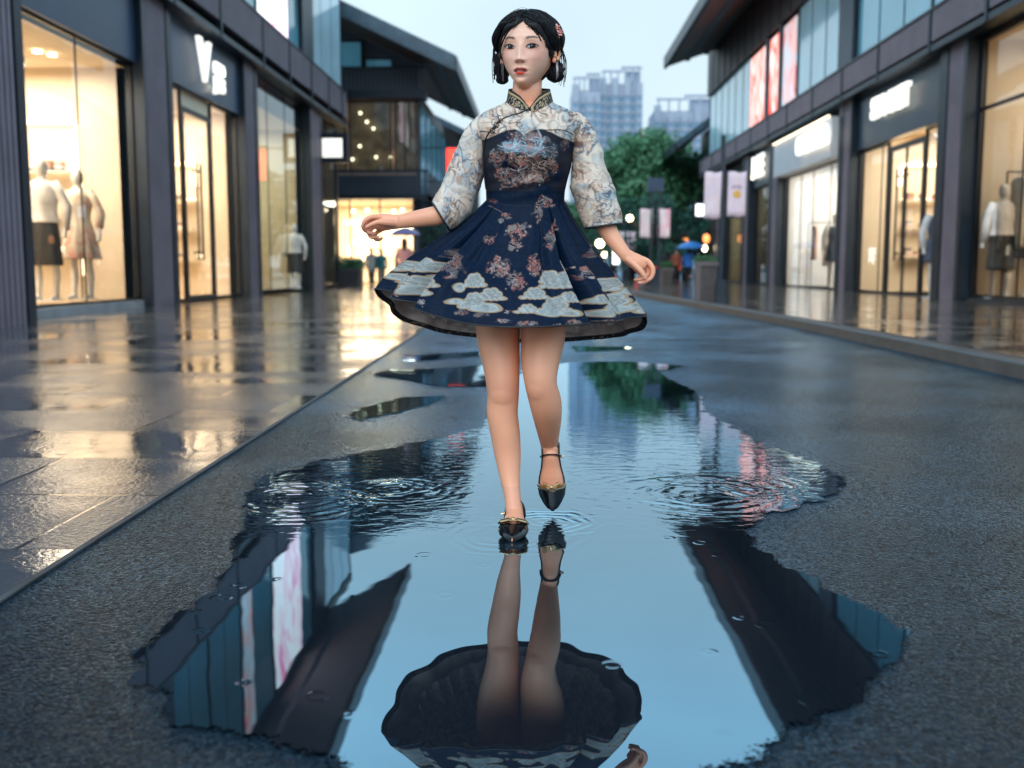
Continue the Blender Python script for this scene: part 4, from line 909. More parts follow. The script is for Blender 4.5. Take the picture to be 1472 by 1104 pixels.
def umbrella(px, py_top, Y, wpx, label, c, hold):
    x = P_(px, Y); zt = PT(px, py_top, Y).z; r = wpx/2/FPX*Y; t = thing('umbrella', (x, Y, zt), label, 'umbrella', 'umbrellas of the people walking'); n = 32
    V = []; prof = [(0, 0), (.25, -.04), (.5, -.13), (.75, -.26), (.92, -.40), (1.0, -.50)]
    for i, (a, z) in enumerate(prof):
        for j in range(n):
            q = 2*math.pi*j/n; f = 1-.04*abs(math.sin(q*4))*a; V.append((x+a*r*f*math.cos(q), Y+a*r*f*math.sin(q), zt+z*r*(1)+.03*r*abs(math.sin(q*4))*a))
    o = mk('canopy', np.array(V), grid_faces_(len(prof), n), cloth(c[0], c[1], .35), t, True); add_mod_shell(o, .006)
    b = MB()
    for j in range(8): q = math.pi*2*j/8; b.tube([(x, Y, zt-.02), (x+.5*r*math.cos(q), Y+.5*r*math.sin(q), zt-.145*r), (x+.98*r*math.cos(q), Y+.98*r*math.sin(q), zt-.5*r)], .005, 4)
    b.build('ribs', M['dark_steel'], t); b = MB(); b.tube([(x, Y, zt+.06), (x, Y, zt-.3), hold], .010, 6); b.build('shaft', M['dark_steel'], t)
def walker(px, Y, s, label, top, bottom, facing=1, arm=(.04, .04), coat_len=.80, umb=None, zb=.004, stride=.16, long_hair=True):
    o = (P_(px, Y), Y, zb); t = thing('person', o, label, 'person'); X, k = figure_body('body', M['skin_far'], t, o, s, stride, arm, facing)
    b = MB(); b.ball(X(0, .018, 1.60), (.088*k, .10*k, .105*k), 14, 10)
    if long_hair: b.tube([X(0, .05, 1.6), X(0, .085, 1.48), X(0, .09, 1.34)], [.085*k, .08*k, .05*k], 10)
    b.build('hair', M['hair_far'], t, True)
    skirtish('coat', t, X, k, [(1.42, .075, .07), (1.37, .17, .115), (1.22, .185, .14), (1.05, .17, .13), (coat_len, .20, .155)], cloth(*top), 6, .05); sleeves_(t, X, k, cloth(*top), arm, 1, .065)
    for sg, st in ((-1, stride), (1, -stride)):
        b = MB(); b.tube([X(sg*.07, 0, .95), X(sg*.09, -st*.3, .66), X(sg*.09, -st*.6, .40), X(sg*.085, -st*.95, .10)], [.10*k, .092*k, .075*k, .06*k], 10); b.build('trouser_leg', cloth(*bottom), t, True)
        b = MB(); b.tube([X(sg*.08, -st+.05, .045), X(sg*.085, -st-.06, .045), X(sg*.09, -st-.18, .03)], [.042*k, .044*k, .03*k], 8); b.build('shoe', M['hair_far'], t, True)
    if umb: umbrella(umb[0], umb[1], Y-.02, umb[2], umb[3], umb[4], X(.14*(1 if arm[1] == 'up' else -1), -.26, 1.24))
walker(582, 30, 1.66, 'person in a pink jacket seen from behind under a mauve umbrella', ('pink_jacket', (.62, .30, .30)), ('grey_trousers', (.12, .12, .13)), -1, (.05, 'up'), .78, (583, 327, 45, 'mauve umbrella held over the person in pink', ('mauve_nylon', (.16, .16, .34))))
walker(990, 46, 1.62, 'person in a blue raincoat walking under a blue umbrella', ('blue_raincoat', (.03, .17, .55)), ('black_trousers', (.02, .02, .025)), -1, (.05, 'up'), .72, (993, 347, 42, 'bright blue umbrella held over the person in blue', ('blue_nylon', (.03, .22, .66))), .124)
walker(972, 52, 1.6, 'dark clothed person left of the blue umbrella', ('rust_jacket', (.28, .08, .05)), ('black_trousers', None), 1, (.05, .05), .8, None, .124)
walker(957, 56, 1.6, 'person in black beyond the far banner pole', ('black_jacket', (.025, .025, .03)), ('black_trousers', None), -1, (.05, .05), .7, None, .124)
walker(534, 46.5, 1.68, 'person in a white coat standing in front of the lit shop at the bend', ('white_coat', (.55, .52, .48)), ('grey_trousers', None), -1, (.05, .05), .6, None)
walker(548, 45, 1.6, 'person in a teal top before the lit shop, right of the white coat', ('teal_top', (.04, .20, .22)), ('beige_trousers', (.40, .34, .26)), 1, (.05, .05), .8, None)
walker(430, 37.8, 1.7, 'person in dark clothes inside behind the tall left window', ('black_jacket', None), ('grey_trousers', None), 1, (.05, .05), .7, None, .1)
# parked cars at the far end
def car(px, Y, label, c, rear=True):
    x = P_(px, Y); t = thing('parked_car', (x, Y, 0), label, 'car', 'cars at the end of the street'); b = MB()
    prof = [(0, .35), (0, .75), (.25, .95), (.9, 1.0), (1.5, 1.42), (2.9, 1.46), (3.6, 1.0), (4.3, .88), (4.45, .6), (4.4, .35)]
    for sg in (-1,):
        n = len(prof); V = []
        for w_, dz in ((-.85, 0), (-.78, .02), (.78, .02), (.85, 0)):
            for a, z in prof: ww = w_*(.82 if z > 1.1 else 1); V.append((x+ww, Y+a, z+dz))
        f = [(i*n+j, i*n+(j+1) % n, (i+1)*n+(j+1) % n, (i+1)*n+j) for i in range(3) for j in range(n)]+[tuple(range(n))[::-1], tuple(range(3*n, 4*n))]
        b.add(V, f)
    b.build('body', cloth(*c, .25), t, True)
    b = MB(); b.add([(x-.6, Y+.93, 1.04), (x+.6, Y+.93, 1.04), (x+.56, Y+1.46, 1.40), (x-.56, Y+1.46, 1.40)], [(0, 1, 2, 3)]); b.build('rear_window', M['black_frame'], t)
    for sx in (-1, 1):
        b = MB(); b.box(x+sx*.62-.16, x+sx*.62+.16, Y-.03, Y+.06, .66, .82); b.build('tail_light', M['red_lit'], t)
        for yy in (.85, 3.55): b = MB(); b.tube([(x+sx*.68, Y+yy, .32), (x+sx*.87, Y+yy, .32)], .32, 18); b.build('wheel', M['black_frame'], t)
car(958, 60, 'dark parked car with red tail lights beyond the far banner pole', ('dark_paint', (.03, .035, .04)))
car(930, 66, 'grey parked car farther along beside the dark car', ('grey_paint', (.15, .16, .18)))
# racks of clothes
def garment(x, y, zt, ln, c, s, label, grp, wide=.24, axis='y'):
    t = thing('hanging_garment', (x, y, zt), label, 'garment', grp); X = (lambda a, b_, z: Vector((x+b_, y+a, zt+z))) if axis == 'y' else (lambda a, b_, z: Vector((x+a, y+b_, zt+z)))
    skirtish('cloth', t, X, 1, [(-.06, .04, .03), (-.12, wide, .05), (-.3, wide*1.05, .07), (-ln*.6, wide*.95, .08), (-ln, wide*1.1, .09)], cloth(*c), 9, .10)
    b = MB(); b.tube([X(-wide*.9, 0, -.14), X(0, 0, -.05), X(wide*.9, 0, -.14)], .010, 6); b.tube([X(0, 0, -.05), X(0, 0, .02), X(.03, 0, .05)], .006, 6); b.build('hanger', M['dark_steel'], t)
def rack(x0, x1, Y, z0, zt, label, cols, ln, side):
    t = thing('clothes_rack', ((x0+x1)/2, Y, z0), label, 'clothes rack', 'clothes racks inside the shops'); b = MB()
    b.tube([(x0, Y, z0), (x0, Y, zt)], .02, 8); b.tube([(x1, Y, z0), (x1, Y, zt)], .02, 8); b.build('upright', M['black_frame'], t); b = MB(); b.tube([(x0, Y, zt), (x1, Y, zt)], .018, 8); b.build('rail', M['black_frame'], t)
    n = len(cols)
    for i, (nm, c, adj) in enumerate(cols): garment(x0+(x1-x0)*(i+.5)/n, Y, zt-.04, ln*(1 if i % 2 else .85), (nm, c), 1, f'{adj} hanging on the rack {side}', f'clothes on the rack {side}', wide=.26, axis='y')
rack(-10.2, -8.9, 23.9, .05, 2.75, 'black rail of light clothes behind the narrow left window', [('pale_blue_cotton', (.50, .62, .70), 'pale blue shirt'), ('orange_cotton', (.75, .25, .08), 'orange coat'), ('white_cotton', (.78, .76, .74), 'long white shirt'), ('grey_cotton', (.4, .4, .42), 'grey knit')], 1.5, 'in the left signed shop')
rack(-10.6, -9.0, 31.5, .1, 2.6, 'rail of dark and orange clothes behind the tall left window', [('black_jacket', (.025, .025, .03), 'black coat'), ('orange_cotton', None, 'orange jacket'), ('tan_cotton', (.45, .30, .18), 'tan coat'), ('denim', (.08, .12, .22), 'dark denim jacket')], 1.6, 'behind the tall left window')
rack(9.45, 11.3, 21.3, .2, 2.75, 'black rail of pale coats in the nearest right window', [('cream_wool', (.66, .60, .50), 'cream coat'), ('black_jacket', None, 'black coat'), ('tan_cotton', None, 'tan coat'), ('white_cotton', None, 'white dress')], 1.75, 'in the nearest right window')
rack(9.9, 11.6, 24.6, .124, 2.6, 'rail of clothes beside the double door of the dark signed shop', [('rose_cotton', (.70, .42, .32), 'rose shirt'), ('black_jacket', None, 'black trousers'), ('white_cotton', None, 'white jacket'), ('pale_blue_cotton', None, 'pale blue top')], 1.5, 'beside the double door')
rack(9.9, 11.4, 43.6, .124, 2.5, 'rail of coloured clothes in the dim right shop', [('rose_cotton', None, 'rose top'), ('pale_blue_cotton', None, 'light blue coat'), ('orange_cotton', None, 'orange top')], 1.5, 'in the dim right shop')

rack(-10.9, -9.3, 20.7, .17, 2.35, 'rail of pale clothes behind the two mannequins in the left window', [('cream_wool', None, 'pale coat'), ('tan_cotton', None, 'tan jacket'), ('black_jacket', None, 'dark jacket'), ('cream_wool', None, 'cream knit'), ('white_cotton', None, 'white top')], 1.2, 'behind the window mannequins')
rack(9.6, 10.9, 37.2, .124, 2.4, 'rail of pale pink and white clothes in the bright right shop', [('rose_cotton', None, 'pink dress'), ('white_cotton', None, 'white blouse'), ('pale_blue_cotton', None, 'pale blue blouse')], 1.5, 'in the bright right shop')
mannequin(1345, 24.0, .124, 2.3, 'mannequin in a dark dress just inside the double door shop', 'dark')
mannequin(424, 34.4, .1, 2.2, 'mannequin in white blouse behind the tall left window', 'jacket')

mannequin(1438, 21.3, .2, 2.35, 'mannequin in white blouse and black skirt in the nearest right window', 'jacket', -1)
mannequin(1464, 21.9, .2, 2.3, 'mannequin in dark dress at the right edge of the photo', 'dark', -1)
# ------------------------------------------------------------------ the woman
YB = 3.40
SC = (PT(760, 300, YB)-PT(759, 300, YB)).length            # metres per photo pixel at the body
def limb(mb, keys, sub=5, n=44, ry=1.0, closed=True):
    """keys: (px, py, Y, half width px[, depth factor]) -> lofted limb, section axes: across / down the street"""
    K = smooth_path([(*PT(k[0], k[1], k[2]), k[3]*SC*(k[2]/YB), (k[4] if len(k) > 4 else ry)) for k in keys], sub)
    v = []; f = []; m = len(K)
    for i, k in enumerate(K):
        c = Vector(k[:3]); t = Vector(K[min(i+1, m-1)][:3])-Vector(K[max(i-1, 0)][:3]); t.normalize()
        dpt = Vector((0, 1, 0)); dpt = (dpt-t*dpt.dot(t)).normalized(); acr = t.cross(dpt).normalized()
        for j in range(n):
            q = 2*math.pi*j/n; v.append(c+acr*(k[3]*math.cos(q))+dpt*(k[3]*k[4]*math.sin(q)))
    for i in range(m-1):
        for j in range(n): f.append((i*n+j, i*n+(j+1) % n, (i+1)*n+(j+1) % n, (i+1)*n+j))
    if closed: f += [tuple(range(n))[::-1], tuple(range((m-1)*n, m*n))]
    mb.add(v, f); return mb
# ---- head -----------------------------------------------------------
HS = SC*1.0
HZ = [2.5, 6.5, 11, 15, 20, 26.5, 33.5, 42, 52, 62, 72, 82, 90, 96, 100, 102]
HW = [5, 9.5, 13.2, 17.0, 21.0, 25.8, 29.8, 33.0, 36, 36.3, 36, 33, 27.5, 20, 11, 3]
HF = [15, 28.5, 33, 34, 34, 35, 36, 37, 37, 37.5, 37, 33.5, 27, 19, 10, 2]
HB = [-2, 0, 2, 6, 12, 22, 34, 42, 46, 47, 46, 42, 34, 25, 13, 3]
def gs(d, s): return np.exp(-(d/s)**2)
def head_pt(a, z, off=0.0, feat=True):
    """a: angle, 0 = face forward, + = towards her image-right; z: height above the chin (photo px). Returns local px coords x, y(front), z"""
    a = np.asarray(a, float); z = np.asarray(z, float)
    W = np.interp(z, HZ, HW)+off; F = np.interp(z, HZ, HF)+off; B = np.interp(z, HZ, HB)+off
    s, c = np.sin(a), np.cos(a); p = 2.25
    r = 1/(np.abs(s)**p+np.abs(c)**p)**(1/p)
    x = W*s*r; y = np.where(c >= 0, F*c*r, B*c*r)
    if feat:
        fr = np.clip(c*1.8, 0, 1)
        ax = np.abs(x)
        y = y+fr*(-2.4*gs(ax-15, 8)*gs(z-58, 6)+1.2*gs(ax-13, 10)*gs(z-68, 4)                       # sockets, brow
            +2.4*gs(ax-15.5, 6.5)*gs(z-57, 4.5)                                                      # lids over the eyes
            +1.9*gs(x, 4.6)*np.clip((68-z)/8, 0, 1)*np.clip((z-36)/3, 0, 1)                          # bridge
            +np.clip((64-z)/26, 0, 1)*np.clip((z-36.5)/2.5, 0, 1)*5.2*gs(x, 4.6)                     # nose
            +2.4*gs(x, 5.0)*gs(z-40.5, 3.2)+2.7*gs(ax-5.8, 2.6)*gs(z-39.5, 2.6)                          # tip, wings
            +2.3*gs(x, 10)*gs(z-25, 7)                                                                # mouth mound
            +2.0*gs(x, 8.5)*gs(z-28, 1.9)+2.8*gs(x, 7.5)*gs(z-21.8, 2.5)-2.4*gs(x, 8.5)*gs(z-25, 1.0)
            -1.3*gs(x, 6)*gs(z-17, 2.0)+1.6*gs(x, 7)*gs(z-11, 4)                                       # below the lip, chin
            +1.6*gs(ax-21, 9)*gs(z-44, 9)-.8*gs(x, 2)*gs(z-32, 2.5))                                  # cheeks, philtrum
    return x, y, z
HYAW, HPITCH, HROLL = R(15), R(3), R(1.5)
H0 = PT(757.5, 133, YB)                                   # under the chin, on the neck axis
def head_world(x, y, z):
    x, y, z = np.broadcast_arrays(x, y, z)
    P = np.stack([x, -y, z], -1).astype(float)            # local: +x image right, front = -Y
    M3 = np.array((Matrix.Rotation(-HYAW, 3, 'Z') @ Matrix.Rotation(HPITCH, 3, 'X') @ Matrix.Rotation(HROLL, 3, 'Y')))
    return (P*HS) @ M3.T+np.array(H0)
na, nz = 120, 130
A, Zg = np.meshgrid(np.linspace(-math.pi, math.pi, na, endpoint=False), np.concatenate([np.linspace(2.5, 96, nz-12), np.linspace(97, 102, 12)]))
hx, hy, hz = head_pt(A, Zg); HV = head_world(hx, hy, hz).reshape(-1, 3)
hf = []
for i in range(nz-1):
    for j in range(na): hf.append((i*na+j, i*na+(j+1) % na, (i+1)*na+(j+1) % na, (i+1)*na+j))
hf += [tuple(range(na))[::-1], tuple(range((nz-1)*na, nz*na))]
B = MB(); B.add([tuple(p) for p in HV], hf)
for sx in (-1, 1):                                        # ears
    ring = []
    for q in range(15):
        u = q/14*math.pi*1.55-1.2
        ring.append(head_world(sx*(42.5+1.8*math.cos(u)), -3-5.0*math.cos(u)*.9, 52+9.5*math.sin(u))[()])
    B.tube(ring, [1.9*HS]*15, 8)
    B.ball(head_world(sx*38.5, -2.5, 51), (4.2*HS, 4.6*HS, 8.5*HS), 16, 12); B.ball(head_world(sx*39, -.5, 42.5), (3.2*HS, 3*HS, 3.4*HS), 10, 6)
# ---- neck, shoulders, trunk (under the dress) -----------------------
limb(B, [(760, 100, YB+.022, 20, 1.05), (758.5, 118, YB+.018, 20.5, 1.0), (757.5, 132, YB+.012, 21, 1.0), (757, 146, YB+.010, 23, .85), (757, 156, YB+.01, 28, .6)], 4, 48)
limb(B, [(758, 152, YB+.005, 26, .75), (759, 170, YB+.005, 60, .42), (757, 190, YB+.005, 58, .55), (757, 225, YB, 57, .62), (756, 260, YB, 50, .66), (754, 290, YB, 50, .70), (752, 340, YB, 66, .62), (750, 380, YB, 68, .62), (750, 405, YB+.01, 58, .6)], 4, 56)
limb(B, [(708, 182, YB+.005, 11), (697, 190, YB+.005, 13), (687, 207, YB+.005, 13.5), (676, 240, YB, 15), (664, 272, YB, 15.5), (650, 300, YB-.02, 15.5)], 4)
limb(B, [(812, 182, YB+.005, 11), (825, 190, YB+.005, 13), (835, 207, YB+.005, 13.5), (842, 240, YB, 15), (850, 268, YB, 15.5), (861, 298, YB, 16)], 4)
# ---- legs -----------------------------------------------------------
Yt = GR(737, 783).y                                       # toe of the front foot
limb(B, [(715, 375, YB, 34, .95), (716, 430, YB-.015, 34, 1.0), (716, 480, YB-.04, 31.8, 1.02), (721, 529, YB-.07, 26.6, 1.06), (723.2, 561, YB-.085, 23.6, 1.1), (722.6, 578, YB-.085, 23.2, 1.02), (722.3, 596, YB-.08, 22.8, 1.1),
         (726.5, 625, YB-.075, 21.7, 1.2), (730, 655, YB-.08, 19.4, 1.15), (733.5, 690, YB-.105, 14.6, 1.1), (737, 716, YB-.13, 12.2, 1.15), (739, 735, YB-.15, 12.6, 1.3), (740, 748, YB-.155, 12, 1.4)], 6, 48)
limb(B, [(784, 375, YB, 35, .95), (783, 430, YB-.03, 34, 1.0), (781, 480, YB-.07, 32.5, 1.0), (776.8, 518, YB-.10, 28.4, 1.03), (777.5, 551, YB-.12, 23.6, 1.08), (784, 578, YB-.10, 23.6, 1.02), (787, 600, YB-.05, 20.8, 1.1),
         (788.5, 622, YB+.01, 16.2, 1.25), (789.6, 643, YB+.05, 12.2, 1.1), (788.4, 660, YB+.07, 11.0, 1.1)], 6, 48)
for (px, py, Y, s_) in ((722.5, 567, YB-.085-.055, 1), (776.5, 556, YB-.12-.052, 1)):   # knee caps
    c = PT(px, py, Y+.036); B.ball(c, (.044, .040, .056), 24, 18)
# ---- feet -----------------------------------------------------------
FT = [0, .04, .10, .2, .3, .42, .55, .68, .78, .88, .95, 1.0]           # heel -> toe
FW = [.010, .022, .028, .028, .028, .032, .040, .044, .040, .028, .016, .003]
FH = [.030, .048, .060, .075, .083, .072, .058, .045, .036, .027, .020, .012]
FL = .245
def foot_pt(t, q, grow=0.0):
    w_ = np.interp(t, FT, FW)+grow; h_ = np.interp(t, FT, FH)+grow
    c, s = math.cos(q), math.sin(q)
    lift = .020*max(0, (.42-t)/.42)**.8                                   # low heel
    z = (h_*.38)+(h_*.62 if s > 0 else h_*.38+grow)*s
    return (w_*math.copysign(abs(c)**.8, c), (t*(FL+grow)-grow*.3), max(z, -grow)+lift+.006)
def foot_frame(heel, L, U):
    L = Vector(L).normalized(); U = Vector(U); U = (U-L*U.dot(L)).normalized(); S = L.cross(U)
    return lambda p: Vector(heel)+S*p[0]+L*p[1]+U*p[2]
def foot_mesh(mb, fr):
    n = 20; v = []; ts = np.linspace(0, 1, 26)
    for t in ts:
        for j in range(n): v.append(fr(foot_pt(t, 2*math.pi*j/n)))
    f = [(i*n+j, i*n+(j+1) % n, (i+1)*n+(j+1) % n, (i+1)*n+j) for i in range(25) for j in range(n)]
    mb.add(v, f+[tuple(range(n))[::-1], tuple(range(25*n, 26*n))])
toe = GR(736, 782); heel_p = GR(741.5, 757); d_ = (toe-Vector((heel_p.x, toe.y+.235, 0))).normalized()
frF = foot_frame(Vector(toe)-d_*FL, d_, (0, 0, 1))
toeR = PT(794.5, 734, YB+.03); LR = Vector((.030, -.30, -.90)).normalized()
frR = foot_frame(toeR-LR*FL, LR, (-.03, -.9, .30))
foot_mesh(B, frF); foot_mesh(B, frR)
# ankle fillers
a_ = frF((0, .055, .05)); limb_pts = [PT(738, 728, YB-.14), a_+Vector((0, 0, .03)), frF((0, .09, .035))]; B.tube(limb_pts, [.029, .028, .022], 16)
B.tube([PT(789.5, 645, YB+.055), frR((0, .045, .07)), frR((0, .10, .045))], [.026, .027, .022], 16)
# ---- forearms and hands ----------------------------------------------
YL_, YR_ = YB-.05, YB-.02
limb(B, [(668, 283, YB, 17), (652, 299, YB-.02, 16, .9), (632, 309, YL_+.01, 14.8, .9), (613, 312.5, YL_, 13.4, .9), (594, 315.5, YL_-.01, 11.8, .85), (577, 318, YL_-.015, 10.2, .78), (568, 319, YL_-.02, 10.2, .72)], 4, 40)
limb(B, [(850, 262, YB, 18), (860, 295, YB, 17, .9), (868, 318, YR_, 14.5, .9), (876, 335, YR_, 13.0, .9), (887, 351, YR_-.01, 11.2, .85), (898, 365, YR_-.02, 9.6, .75), (903, 370, YR_-.02, 9.6, .72)], 4, 40)
def chain(mb, pts, Y0, k=1.0):
    K = smooth_path([(*PT(p[0], p[1], Y0+p[2]), p[3]*SC*k) for p in pts], 4)
    mb.tube([k_[:3] for k_ in K], [k_[3] for k_ in K], 12)
    mb.ball(K[-1][:3], K[-1][3]*1.0, 12, 8); mb.ball(K[0][:3], K[0][3]*1.0, 12, 8)
YH = YL_-.02
limb(B, [(574, 318.5, YH, 10.2, .7), (563, 319, YH+.002, 11.4, .62), (551, 319.5, YH+.006, 12.4, .62), (541, 320, YH+.01, 10.5, .7), (536, 320.5, YH+.012, 6.5, .8)], 4, 40)
chain(B, [(548, 312.5, 0, 4.4), (535, 312.0, -.012, 4.0), (524.5, 317.5, -.020, 3.5), (521.5, 325, -.018, 3.0), (524, 331.5, -.008, 2.6)], YH)
chain(B, [(547, 318, .006, 4.2), (533, 318.5, .004, 4.0), (526, 326, .004, 3.5), (529, 334, .0, 3.1), (538.5, 335.5, -.006, 2.7)], YH)
chain(B, [(549, 324, .012, 4.0), (537, 326, .018, 3.8), (530.5, 334, .020, 3.3), (534, 341, .014, 3.0), (543, 340.5, .004, 2.6)], YH)
chain(B, [(552, 328, .018, 3.7), (543, 333, .030, 3.3), (538, 340, .034, 2.9), (542, 345.5, .028, 2.6), (549, 342.5, .018, 2.3)], YH)
chain(B, [(566, 321, -.010, 5.6), (555, 320, -.026, 5.0), (544, 319.5, -.034, 4.1), (535, 322.5, -.036, 3.6), (527.5, 326.5, -.034, 2.9)], YH)
YH2 = YR_-.02
limb(B, [(899, 366, YH2, 9.6, .7), (907, 372, YH2, 10.8, .62), (916, 377, YH2, 11.6, .6), (924, 381, YH2+.004, 10.0, .7), (928, 383, YH2+.006, 6, .8)], 4, 40)
chain(B, [(921, 371.5, 0, 4.4), (932, 376.5, -.004, 4.1), (938.5, 387.5, -.008, 3.8), (936, 399, -.010, 3.4), (926, 405.5, -.012, 3.0), (918.5, 406.5, -.012, 2.6)], YH2)
chain(B, [(920, 376, .010, 4.4), (929, 382, .012, 4.2), (932, 392, .012, 3.9), (926, 400, .008, 3.4), (916, 402.5, .004, 2.8)], YH2)
chain(B, [(917, 382, .024, 4.0), (925, 390, .032, 3.6), (927, 399, .030, 3.2), (919, 404, .022, 2.8), (913, 402, .016, 2.4)], YH2)
chain(B, [(913, 384, .034, 3.6), (919, 392, .046, 3.1), (920, 399, .044, 2.8), (914, 402.5, .036, 2.4)], YH2)
chain(B, [(903, 373, -.008, 5.4), (911, 379, -.024, 5.0), (919, 387, -.033, 4.2), (924.5, 394, -.035, 3.7), (927.5, 400, -.034, 3.0)], YH2)

TH = thing('person', (H0.x, YB, 0), 'young woman striding through the puddle in a navy and cream brocade dress', 'person')
body = B.build('body', None, TH, True)
rm_ = body.modifiers.new('skin', 'REMESH'); rm_.mode = 'VOXEL'; rm_.voxel_size = .0021; rm_.use_smooth_shade = True
sm_ = body.modifiers.new('soften', 'SMOOTH'); sm_.factor = .5; sm_.iterations = 8
dg = bpy.context.evaluated_depsgraph_get(); me2 = bpy.data.meshes.new_from_object(body.evaluated_get(dg)); body.modifiers.clear()
body.data = me2; me2.name = 'body'
nv = len(me2.vertices); co_ = np.empty(nv*3, np.float32); me2.vertices.foreach_get('co', co_); co_ = co_.reshape(-1, 3)+np.array(parent_loc(TH))
# skin colour, with the make-up she wears
base = np.array((.90, .40, .24)); col = np.tile(base, (nv, 1)).astype(float)
nn = vnoise(co_[:, 0]+co_[:, 1]*.7, co_[:, 2], 22); col *= (1+.05*(nn-.5))[:, None]
M3 = np.array((Matrix.Rotation(-HYAW, 3, 'Z') @ Matrix.Rotation(HPITCH, 3, 'X') @ Matrix.Rotation(HROLL, 3, 'Y')))
L_ = ((co_-np.array(H0)) @ M3)/HS; lx, ly, lz = L_[:, 0], -L_[:, 1], L_[:, 2]; ax = np.abs(lx)
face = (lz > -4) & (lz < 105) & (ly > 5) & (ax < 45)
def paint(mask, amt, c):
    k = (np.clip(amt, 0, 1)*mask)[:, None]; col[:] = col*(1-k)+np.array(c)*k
paint(face, .52*np.clip((lz-2)/14, 0, 1)*np.clip((ly-4)/10, 0, 1), (.93, .60, .48)); paint(face, .40*gs(ax-22, 9)*gs(lz-46, 8), (.85, .30, .26))                                   # pale make-up, lightened further to offset the shade on her face; then blush
paint(face, .55*gs(ax-17.5, 7.5)*gs(lz-59.5, 4.2), (.42, .12, .08))                                 # eye shadow
paint(face, .45*gs(ax-22, 4)*gs(lz-55.5, 3.4), (.60, .12, .09))
paint(face, .16*gs(ax-7.5, 3)*gs(lz-60, 6), (.45, .22, .15))
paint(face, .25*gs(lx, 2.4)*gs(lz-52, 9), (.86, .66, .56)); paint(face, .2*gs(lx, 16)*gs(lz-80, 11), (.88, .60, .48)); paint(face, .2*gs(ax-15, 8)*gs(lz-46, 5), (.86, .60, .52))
sft = lambda d, k=3.2: np.clip((1-d)*k, 0, 1)
du = np.sqrt((ax/11.0)**2+((lz-26.8)/3.9)**2)+.35*gs(lx, 1.6)*(lz > 29.5); dl = np.sqrt((ax/9.4)**2+((lz-24.4)/5.0)**2)
paint(face, sft(du)*np.clip(lz-24.6, 0, 1), (.34, .028, .016)); paint(face, sft(dl)*np.clip(25.4-lz, 0, 1), (.72, .040, .016))
paint(face, .95*np.clip(1.5-np.abs(lz-25.1+.012*ax**1.5), 0, 1)*np.clip(10-ax, 0, 1), (.06, .008, .006))
paint(face, .8*np.clip(1.3-np.abs(lz-25.4)*1.2, 0, 1)*np.clip(4.4-ax, 0, 1), (.55, .48, .45))
bz = 68.3+1.7*np.sin(np.clip((ax-7)/17, 0, 1)*math.pi*.75)                                       # brows
bw = np.clip(1.45-.055*(ax-7), .4, 1.45)
paint(face, .95*np.clip(1.9-np.abs(lz-bz)/bw, 0, 1)*np.clip((ax-6)/4, 0, 1)*np.clip((25.5-ax)/2, 0, 1), (.035, .022, .020))
nost = gs(ax-4.3, 1.7)*gs(lz-36.8, 1.2); paint(face, .85*nost, (.12, .03, .02))
kn = gs(co_[:, 2]-PT(722, 563, YB-.14).z, .04); paint(co_[:, 2] < .62, .30*kn, (.58, .22, .14))
for (cx, cy, Yh) in ((527, 330, YH), (926, 398, YH2)):                                            # rosy finger tips
    c = np.array(PT(cx, cy, Yh)); paint(np.ones(nv, bool), .45*np.exp(-(((co_-c)**2).sum(1))/.03**2), (.72, .25, .19))
nn2 = vnoise(co_[:, 0]*1.3+co_[:, 1], co_[:, 2]*1.1, 9, 3); col *= (1+np.array((.02, .07, .08))*(nn2-.5)[:, None]*1.6)
below = co_[:, 2] < .14; paint(below, .25*np.ones(nv), (.64, .27, .19))
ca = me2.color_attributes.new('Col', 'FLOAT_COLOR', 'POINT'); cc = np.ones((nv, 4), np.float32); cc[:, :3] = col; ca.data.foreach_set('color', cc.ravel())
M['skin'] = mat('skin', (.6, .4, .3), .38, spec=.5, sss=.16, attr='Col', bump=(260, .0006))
me2.materials.clear(); me2.materials.append(M['skin'])
